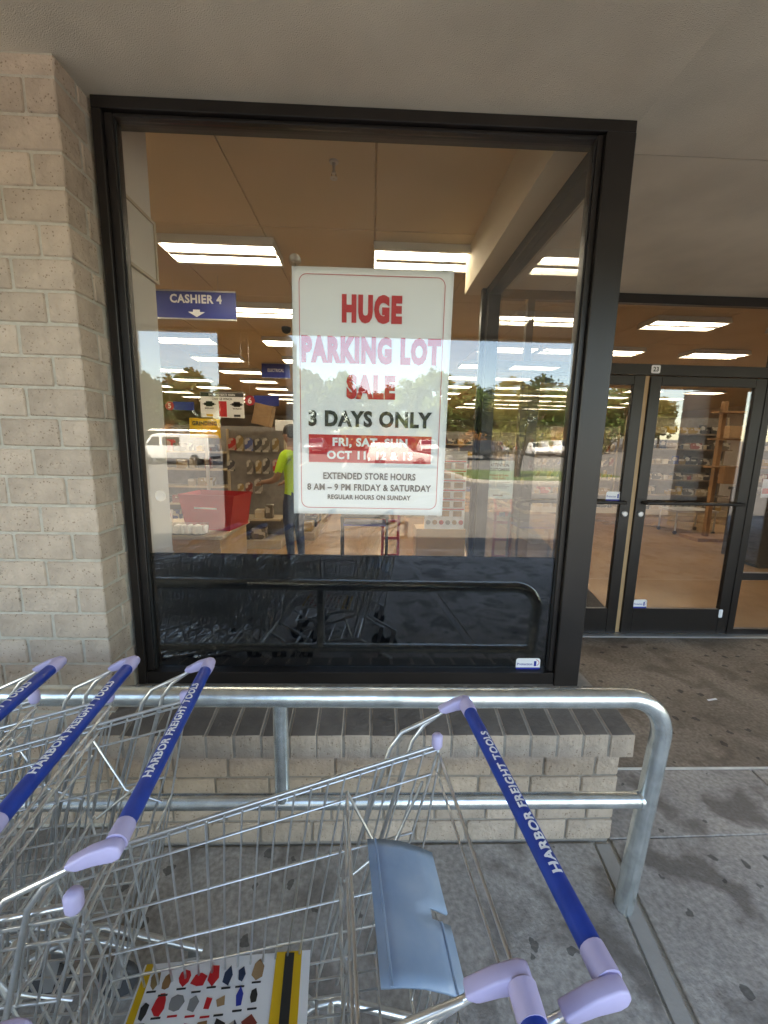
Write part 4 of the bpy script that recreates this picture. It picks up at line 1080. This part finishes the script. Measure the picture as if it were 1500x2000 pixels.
# ---- the customer in the yellow shirt
def person(name, loc, rz, label):
    P = empty(name, loc, rz, label, 'person')
    #           name: (x, y, z, rx, ry)
    J_ = [(0, 0, .95, .15, .105), (0, .0, 1.12, .135, .095), (0, .02, 1.30, .16, .11), (0, .015, 1.43, .13, .085), (0, .03, 1.50, .052, .052), (0, .045, 1.56, .052, .055), (0, .05, 1.60, .07, .08), (0, .055, 1.66, .078, .098), (0, .05, 1.72, .066, .085), (0, .045, 1.755, .03, .04)]
    V = [j[:3] for j in J_]; Rr = [j[3:] for j in J_]; E = [(i, i + 1) for i in range(len(J_) - 1)]
    def chain(start, pts):
        p = start
        for (x, y, z, r) in pts:
            V.append((x, y, z)); Rr.append((r, r)); E.append((p, len(V) - 1)); p = len(V) - 1
    for s in (-1, 1):
        chain(0, [(s * .09, .0, .86, .092), (s * .10, .01, .66, .078), (s * .10, .015, .50, .058), (s * .10, -.005, .34, .056), (s * .10, -.02, .10, .040), (s * .10, .02, .05, .042), (s * .11, .14, .03, .032), (s * .11, .20, .025, .022)])
    # arms: one reaching forward to the counter, the other bent at the waist
    chain(3, [(.17, .01, 1.41, .062), (.225, .01, 1.28, .050), (.245, .03, 1.13, .042), (.235, .16, 1.08, .036), (.225, .27, 1.06, .027), (.222, .33, 1.05, .030), (.222, .37, 1.04, .024)])
    chain(3, [(-.17, .01, 1.41, .062), (-.225, .03, 1.28, .050), (-.24, .07, 1.14, .042), (-.20, .20, 1.10, .036), (-.17, .29, 1.09, .027), (-.16, .35, 1.08, .030), (-.155, .39, 1.07, .024)])
    me = bpy.data.meshes.new('body'); me.from_pydata(V, E, [])
    ob = bpy.data.objects.new('body', me); COL.objects.link(ob)
    md = ob.modifiers.new('skin', 'SKIN'); sk = me.skin_vertices[0].data
    for i, r in enumerate(Rr): sk[i].radius = r
    sk[0].use_root = True
    ob.modifiers.new('sub', 'SUBSURF').levels = 2
    bpy.context.view_layer.update()
    dg = bpy.context.evaluated_depsgraph_get()
    fm = bpy.data.meshes.new_from_object(ob.evaluated_get(dg)); bpy.data.objects.remove(ob)
    # fingers as short chains rooted in each palm
    for s, hx, hy, hz in ((1, .222, .37, 1.04), (-1, -.155, .39, 1.07)): pass
    fm.materials.clear()
    for m in ('skin', 'hi_vis', 'denim', 'rubber_black'): fm.materials.append(M[m])
    for p in fm.polygons:
        c = p.center; p.use_smooth = True
        if c.z < .085: k = 3
        elif c.z < .97 and abs(c.x) < .205 and c.y < .2: k = 2
        elif c.z > 1.475 and abs(c.x) < .12: k = 0
        elif c.z > 1.22 or (abs(c.x) < .185 and c.y < .12): k = 1
        else: k = 0
        p.material_index = k
    body = place('body', fm, P)
    # hands: four fingers and a thumb curled round the counter edge
    mb = MB()
    for s, hx, hy, hz in ((1, .222, .36, 1.04), (-1, -.155, .38, 1.07)):
        for k in range(4):
            ox = (k - 1.5) * .018; l = (.055, .065, .06, .045)[k]
            mb.tube([(hx + ox * .8, hy, hz), (hx + ox, hy + l * .6, hz - .004), (hx + ox, hy + l, hz - .026), (hx + ox, hy + l * 1.05, hz - .045)], [.0095, .009, .0085, .006], 6)
        mb.tube([(hx - s * .022, hy - .02, hz), (hx - s * .045, hy + .01, hz - .012), (hx - s * .046, hy + .035, hz - .028)], [.011, .0095, .007], 6)
    mb.build('fingers', 'skin', P, smooth=60)
    mb = MB(); 
    for i in range(9):
        a = R(10 + 80 * i / 8)
    mb.lathe([(.094, 1.665), (.096, 1.70), (.088, 1.735), (.062, 1.768), (.02, 1.782), (.001, 1.783)], (0, 0, 0), 'z', 18)
    mb.v = [(x * .90, y * 1.08 + .035, z + (-.05 if y < -.02 and z < 1.70 else 0)) for x, y, z in mb.v]
    mb.build('hair', 'hair', P, smooth=60)
    mb = MB()
    mb.prism([(.135, 1.665), (.172, 1.638), (.135, 1.628)], 0, -.011, .011); mb.build('nose', 'skin', P, bevel=.003)
    for s in (-1, 1):
        MB().lathe([(.002, -.004), (.009, 0), (.002, .004)], (s * .028, .138, 1.662), 'y', 8).build('eye', 'rubber_black', P)
        MB().lathe([(.006, -.006), (.018, 0), (.006, .006)], (s * .082, .045, 1.645), 'x', 8).build('ear', 'skin', P)
    MB().tube([(-.02, .143, 1.605), (0, .148, 1.603), (.02, .143, 1.605)], .0035, 5).build('mouth', 'red_plastic', P)
    return P
person('person', (-0.93, 5.0, 0.0), R(62), 'person in a bright yellow safety shirt and dark jeans reaching toward the counter')

# ================================================================== ACROSS THE WALKWAY: columns, car park, trees (seen in the glass)
def column(x, label):
    c = empty('brick_column', (x, -1.55, 0), 0, label, 'column', 'brick columns along the canopy edge')
    child(box('mortar_core', 'mortar', x - .342, x + .342, -1.894, -1.208, -0.02, SOF), c)
    for k in range(27):
        z0 = 0.008 + k * BH + J / 2; z1 = min(z0 + BH - J, SOF - .004)
        if z1 - z0 < .02: continue
        u = -0.348 + (0.1016 if k % 2 else 0)
        if k % 2: brick(c, x - .348, x - .348 + .1016 - J, -1.296, -1.202, z0, z1)
        while u < .34:
            u2 = min(u + BL, .348); brick(c, x + u, x + u2 - (J if u2 < .348 else 0), -1.296, -1.202, z0, z1); u += BL
        brick(c, x - .348, x + .348, -1.898, -1.806, z0, z1)
    return c
column(-1.265, 'brick column at the kerb opposite the big window, seen reflected in its glass')
column(6.65, 'brick column at the kerb opposite the doors')

def make_crown(seed, rx, rz, nleaf, size, mname):
    q = random.Random(seed); mb = MB()
    cl = []
    for k in range(26):
        t = q.uniform(0, 2 * math.pi); h = q.uniform(-.9, 1.0); r = math.sqrt(max(0, 1 - h * h)) * q.uniform(.45, 1)
        cl.append((r * math.cos(t) * rx * .8, r * math.sin(t) * rx * .8, h * rz * .8, q.uniform(.22, .42) * rx))
    for k in range(nleaf):
        cx, cy, cz, cr = q.choice(cl)
        d = Vector((q.gauss(0, 1), q.gauss(0, 1), q.gauss(0, 1))).normalized() * cr * q.uniform(.55, 1.08)
        p = Vector((cx, cy, cz)) + d
        a = Vector((q.gauss(0, 1), q.gauss(0, 1), q.gauss(0, 1))).normalized(); b = a.orthogonal().normalized() * size * q.uniform(.6, 1.2); a = a * size * q.uniform(.6, 1.2)
        mb.add([p - a, p + b * .6, p + a, p - b * .6], [(0, 1, 2, 3)])
    return mb.mesh('crown', mname)
crowns = [make_crown(i, 3.0, 3.4, 3000, .24, 'leaf_%d' % (i % 3)) for i in range(4)] + [make_crown(9, 1.8, 1.3, 1500, .16, 'leaf_3'), make_crown(10, 1.8, 1.2, 1500, .16, 'leaf_2')]
trunk = MB().tube([(0, 0, -.3), (.05, 0, 1.2), (-.05, .1, 2.6), (.1, 0, 4.6)], [.22, .17, .14, .06], 8)
for a in range(5):
    t = a * 1.3; trunk.tube([(0, 0, 2.2 + .3 * a), (.9 * math.cos(t), .9 * math.sin(t), 3.6 + .25 * a), (1.7 * math.cos(t), 1.7 * math.sin(t), 4.8 + .3 * a)], [.09, .06, .025], 6)
trunk_me = trunk.mesh('trunk', 'bark', smooth=60)
tl = ['rounded dark green tree at the far edge of the car park', 'broad green tree behind the far parked cars', 'yellowing tree at the far edge of the car park', 'tall full tree beyond the car park lane']
for k, (x, y, s, v) in enumerate([(-27, -48, .95, 2), (-21, -46, 1.08, 0), (-16, -52, .85, 1), (-8.2, -47, 1.12, 1), (-4.2, -53, 1.05, 0), (0.5, -58, .9, 2), (5.6, -50, 1.12, 1), (8.2, -54, 1.15, 3), (11.6, -48, 1.0, 0), (13.8, -52, .95, 3), (17.2, -49, 1.02, 2), (21.5, -50, 1.1, 0), (26, -52, 1.0, 1), (31, -50, 1.05, 3), (38, -55, 1.2, 0), (-34, -52, 1.1, 1)] + [(-44 + 5.2 * i, -64 - 3 * (i % 2), .98, (i * 3) % 4) for i in range(19)]):
    t = empty('tree', (x, y, lotz(y)), rnd.uniform(0, 6), tl[v], 'tree', 'trees round the car park' if k < 16 else 'back row of trees'); t['label'] = '%s, %s from the left in the %s row' % (['rounded dark green tree', 'broad green tree', 'yellowing tree', 'tall full tree'][v], nth(k if k < 15 else k - 16), 'front' if k < 16 else 'back') if k != 15 else 'broad green tree standing apart at the far left end of the car park'; t.scale = (s, s, s * rnd.uniform(.95, 1.1))
    place('trunk', trunk_me, t); place('crown', crowns[v], t, (0, 0, 4.7))
for k, (x, y, s, v) in enumerate([(-25, -44, 1, 5), (-17.5, -43, 1.1, 4), (-14, -44, 1.0, 5), (-10, -43, 1.1, 5), (-6, -43.5, 1.2, 4), (-2, -44, 1.2, 5), (2.4, -45, 1.2, 4), (6, -46, 1.0, 5), (11.5, -44, 1.0, 4), (15.2, -43, 1.3, 5), (19, -42, 1.2, 5), (23, -44, 1.3, 4), (28, -45, 1.4, 5)] + [(-30 + 3.4 * i, -57 + (i % 3), 1.5, 5 - (i % 4 == 1)) for i in range(20)]):
    t = empty('bush', (x, y, lotz(y)), rnd.uniform(0, 6), ('low rust coloured' if v == 4 else 'low olive') + ' bush, %s from the left in the %s line of bushes' % (nth(k if k < 13 else k - 13), 'nearer' if k < 13 else 'farther'), 'bush', 'bushes below the far trees'); t.scale = (s, s, s)
    place('foliage', crowns[v], t, (0, 0, 1.0))
# crape myrtle on the lawn island
cm = empty('small_tree', (7.5, -17.6, 0.03), 0.5, 'small vase shaped tree with several thin stems on the lawn island', 'tree')
mb = MB()
for k in range(7):
    t = k * .9; w = .35 + .5 * rnd.random()
    mb.tube([(0.08 * math.cos(t), .08 * math.sin(t), -.05), (.2 * math.cos(t), .2 * math.sin(t), 1.0), (w * .8 * math.cos(t), w * .8 * math.sin(t), 2.2), (w * 1.5 * math.cos(t), w * 1.5 * math.sin(t), 3.9)], [.045, .04, .03, .01], 6)
mb.build('trunk', 'bark', cm, smooth=60)
place('crown', make_crown(21, 1.25, 1.5, 1500, .09, 'leaf_2'), cm, (0, 0, 3.2))

# ---- vehicles
def wheel_set(c, xs, half, r):
    ty = MB().lathe([(r * .62, -.1), (r * .95, -.1), (r, -.07), (r, .07), (r * .95, .1), (r * .62, .1)], (0, 0, 0), 'y', 20).mesh('tyre', 'tyre', smooth=40)
    ri = MB().lathe([(r * .15, -.105), (r * .25, -.085), (r * .55, -.075), (r * .62, -.095), (r * .62, .095), (r * .1, .1)], (0, 0, 0), 'y', 14).mesh('rim', 'rim_metal', smooth=40)
    for x in xs:
        for s in (-1, 1):
            w = place('wheel', ty, c, (x, s * (half - .1), r)); place('rim', ri, w, (0, 0, 0), (0, 0, 0 if s < 0 else math.pi))
def car(x, y, heading, kind, paint, label):
    c = empty('white_van' if kind == 'van' else 'parked_car', (x, y, lotz(y)), R(heading), label, 'van' if kind == 'van' else 'car', None if kind == 'van' else 'cars in the car park')
    # side profile (x forward, z)
    if kind == 'van':
        L, hw, r = 5.1, .98, .35; body = [(-2.5, .35), (-2.55, .75), (-2.5, 1.9), (-2.35, 2.02), (.9, 2.02), (1.25, 1.92), (1.75, 1.28), (2.45, 1.02), (2.55, .75), (2.5, .38)]
        cab = None; wx = (-1.5, 1.65)
        wins = [[(.75, 1.22), (.75, 1.80), (1.18, 1.80), (1.62, 1.22)], [(-.55, 1.25), (-.55, 1.80), (.55, 1.80), (.55, 1.25)]]
    elif kind == 'suv':
        L, hw, r = 4.6, .92, .36; body = [(-2.25, .4), (-2.3, .8), (-2.25, 1.05), (1.0, 1.08), (2.15, .95), (2.3, .75), (2.25, .4)]
        cab = [(-2.2, 1.04), (-2.05, 1.62), (-1.85, 1.70), (.25, 1.70), (.95, 1.08)]; wx = (-1.4, 1.42)
        wins = [[(-1.95, 1.12), (-1.85, 1.55), (-1.15, 1.60), (-1.15, 1.12)], [(-1.08, 1.12), (-1.08, 1.60), (-.3, 1.60), (-.3, 1.12)], [(-.22, 1.12), (-.22, 1.60), (.22, 1.58), (.75, 1.14)]]
    else:
        L, hw, r = 4.5, .88, .32; body = [(-2.2, .32), (-2.25, .7), (-2.15, .95), (.95, .93), (2.05, .80), (2.22, .6), (2.2, .32)]
        cab = [(-1.75, .94), (-1.15, 1.40), (-.9, 1.45), (.15, 1.43), (.95, .92)]; wx = (-1.35, 1.38)
        wins = [[(-1.45, 1.0), (-1.05, 1.36), (-.5, 1.38), (-.5, 1.0)], [(-.42, 1.0), (-.42, 1.38), (.1, 1.36), (.7, .99)]]
    MB().prism(body, 1, -hw, hw).build('body', paint, c, bevel=.07, smooth=50, seg=3)
    ins = 0.0
    if cab:
        mb = MB(); n = len(cab); ins = .16
        for s in (-1, 1):
            for (u, w) in cab: mb.v.append((u, s * (hw - .03 - (ins if w > 1.2 else 0)), w))
        mb.f = [tuple(range(n))[::-1], tuple(range(n, 2 * n))] + [(i, (i + 1) % n, n + (i + 1) % n, n + i) for i in range(n)]
        mb.build('cabin', paint, c, bevel=.04, smooth=50, seg=2)
    zb, zt = (1.0, 1.42) if kind == 'sedan' else (1.08, 1.66)
    for w in wins:
        for s in (-1, 1):
            mb = MB(); pts = []
            for (u, z) in w:
                off = hw + .004 if not cab else hw - .025 - ins * max(0, min(1, (z - zb + .06) / (1.22 - zb + .06)))
                pts.append((u, s * off, z))
            pts2 = [(p[0], p[1] + s * .006, p[2]) for p in pts]; n = len(pts)
            mb.v = pts + pts2; mb.f = [tuple(range(n)), tuple(range(n, 2 * n))] + [(i, (i + 1) % n, n + (i + 1) % n, n + i) for i in range(n)]
            mb.build('window', 'car_glass', c)
    # windscreen and rear glass
    if cab:
        a, b = cab[-1], cab[-2]
        mb = MB(); off = .012
        mb.add([(a[0] - .05 + off, -hw + .12, a[1] + .06), (a[0] - .05 + off, hw - .12, a[1] + .06), (b[0] + .08 + off, hw - .28, b[1] - .03), (b[0] + .08 + off, -hw + .28, b[1] - .03)], [(0, 1, 2, 3)]).build('windscreen', 'car_glass', c)
    else:
        MB().add([(1.75 + .01, -hw + .12, 1.33), (1.75 + .01, hw - .12, 1.33), (1.29, hw - .16, 1.90), (1.29, -hw + .16, 1.90)], [(0, 1, 2, 3)]).build('windscreen', 'car_glass', c)
    fx_, rx_ = body[-2][0], body[1][0]
    zz = .78 if kind != 'sedan' else .62
    for s in (-1, 1):
        MB().box(fx_ - .12, fx_ + .012, s * (hw - .25) - .14, s * (hw - .25) + .14, zz - .06, zz + .07).build('headlight', 'lamp_clear', c, bevel=.02)
        MB().box(rx_ - .012, rx_ + .1, s * (hw - .12) - .09, s * (hw - .12) + .124, zz - .02 + (.2 if kind != 'sedan' else 0), zz + (.32 if kind != 'sedan' else .14)).build('tail_light', 'lamp_red', c, bevel=.015)
        MB().box(.2, .32, s * (hw + .001) - .004, s * (hw + .001) + .02 * s + .004, .86, .89).build('door_handle', 'rubber_black', c)
    MB().box(rx_ - .05, rx_ + .12, -hw + .06, hw - .06, .36, .55).build('rear_bumper', 'caster_grey', c, bevel=.03)
    MB().box(fx_ - .12, fx_ + .06, -hw + .06, hw - .06, .36, .55).build('front_bumper', 'caster_grey', c, bevel=.03)
    if kind == 'van':
        mb = MB()
        for s in (-1, 1): mb.tube([(-2.35, s * .78, 2.22), (1.5, s * .78, 2.22)], .03, 6)
        for u in (-2.1, -.5, .8):
            mb.tube([(u, -.85, 2.02), (u, -.85, 2.22), (u, .85, 2.22), (u, .85, 2.02)], .025, 6)
        for s in (-.2, .2): mb.tube([(-2.5, s + .3, 2.29), (1.7, s + .3, 2.29)], .03, 6)
        for k in range(12): mb.tube([(-2.4 + .34 * k, .1, 2.29), (-2.4 + .34 * k, .5, 2.29)], .016, 5)
        mb.build('roof_rack', 'aluminium', c)
        for s in (-1, 1): MB().box(-.62, -.60, s * (hw + .002) - .004, s * (hw + .002) + .004, .5, 1.9).build('door_seam', 'caster_grey', c)
    wheel_set(c, wx, hw, r)
    c.rotation_euler = (math.atan(-.05) if y < -30 else 0, 0, R(heading))
    return c
car(-13.3, -25.6, 180, 'van', 'car_white', 'white cargo van with a ladder rack reflected in the window')
car(2.0, -26.2, 0, 'suv', 'car_white', 'white sport utility car parked straight across from the poster')
car(9.2, -33.5, 180, 'suv', 'car_black', 'black car standing in the lane behind the lawn island')
car(13.0, -40, 90, 'sedan', 'car_silver', 'silver sedan parked near the far trees')
car(17.2, -39, 95, 'sedan', 'car_white', 'white sedan parked under the far trees')
car(20.2, -39.2, 88, 'suv', 'car_white', 'white tall car parked beside the white sedan')
car(23.4, -39.4, 90, 'sedan', 'car_blue', 'dark blue sedan at the end of the far parked row')
car(-19.5, -31, 0, 'sedan', 'car_red', 'red sedan parked behind the white van')
car(-5.5, -38.5, 90, 'sedan', 'car_silver', 'silver sedan parked alone in the middle of the lot')
car(5.8, -39.5, 90, 'sedan', 'car_white', 'white sedan in the far row by the lane')
car(-8.6, -38.7, 90, 'suv', 'car_blue', 'dark blue tall car beside the lone silver sedan')
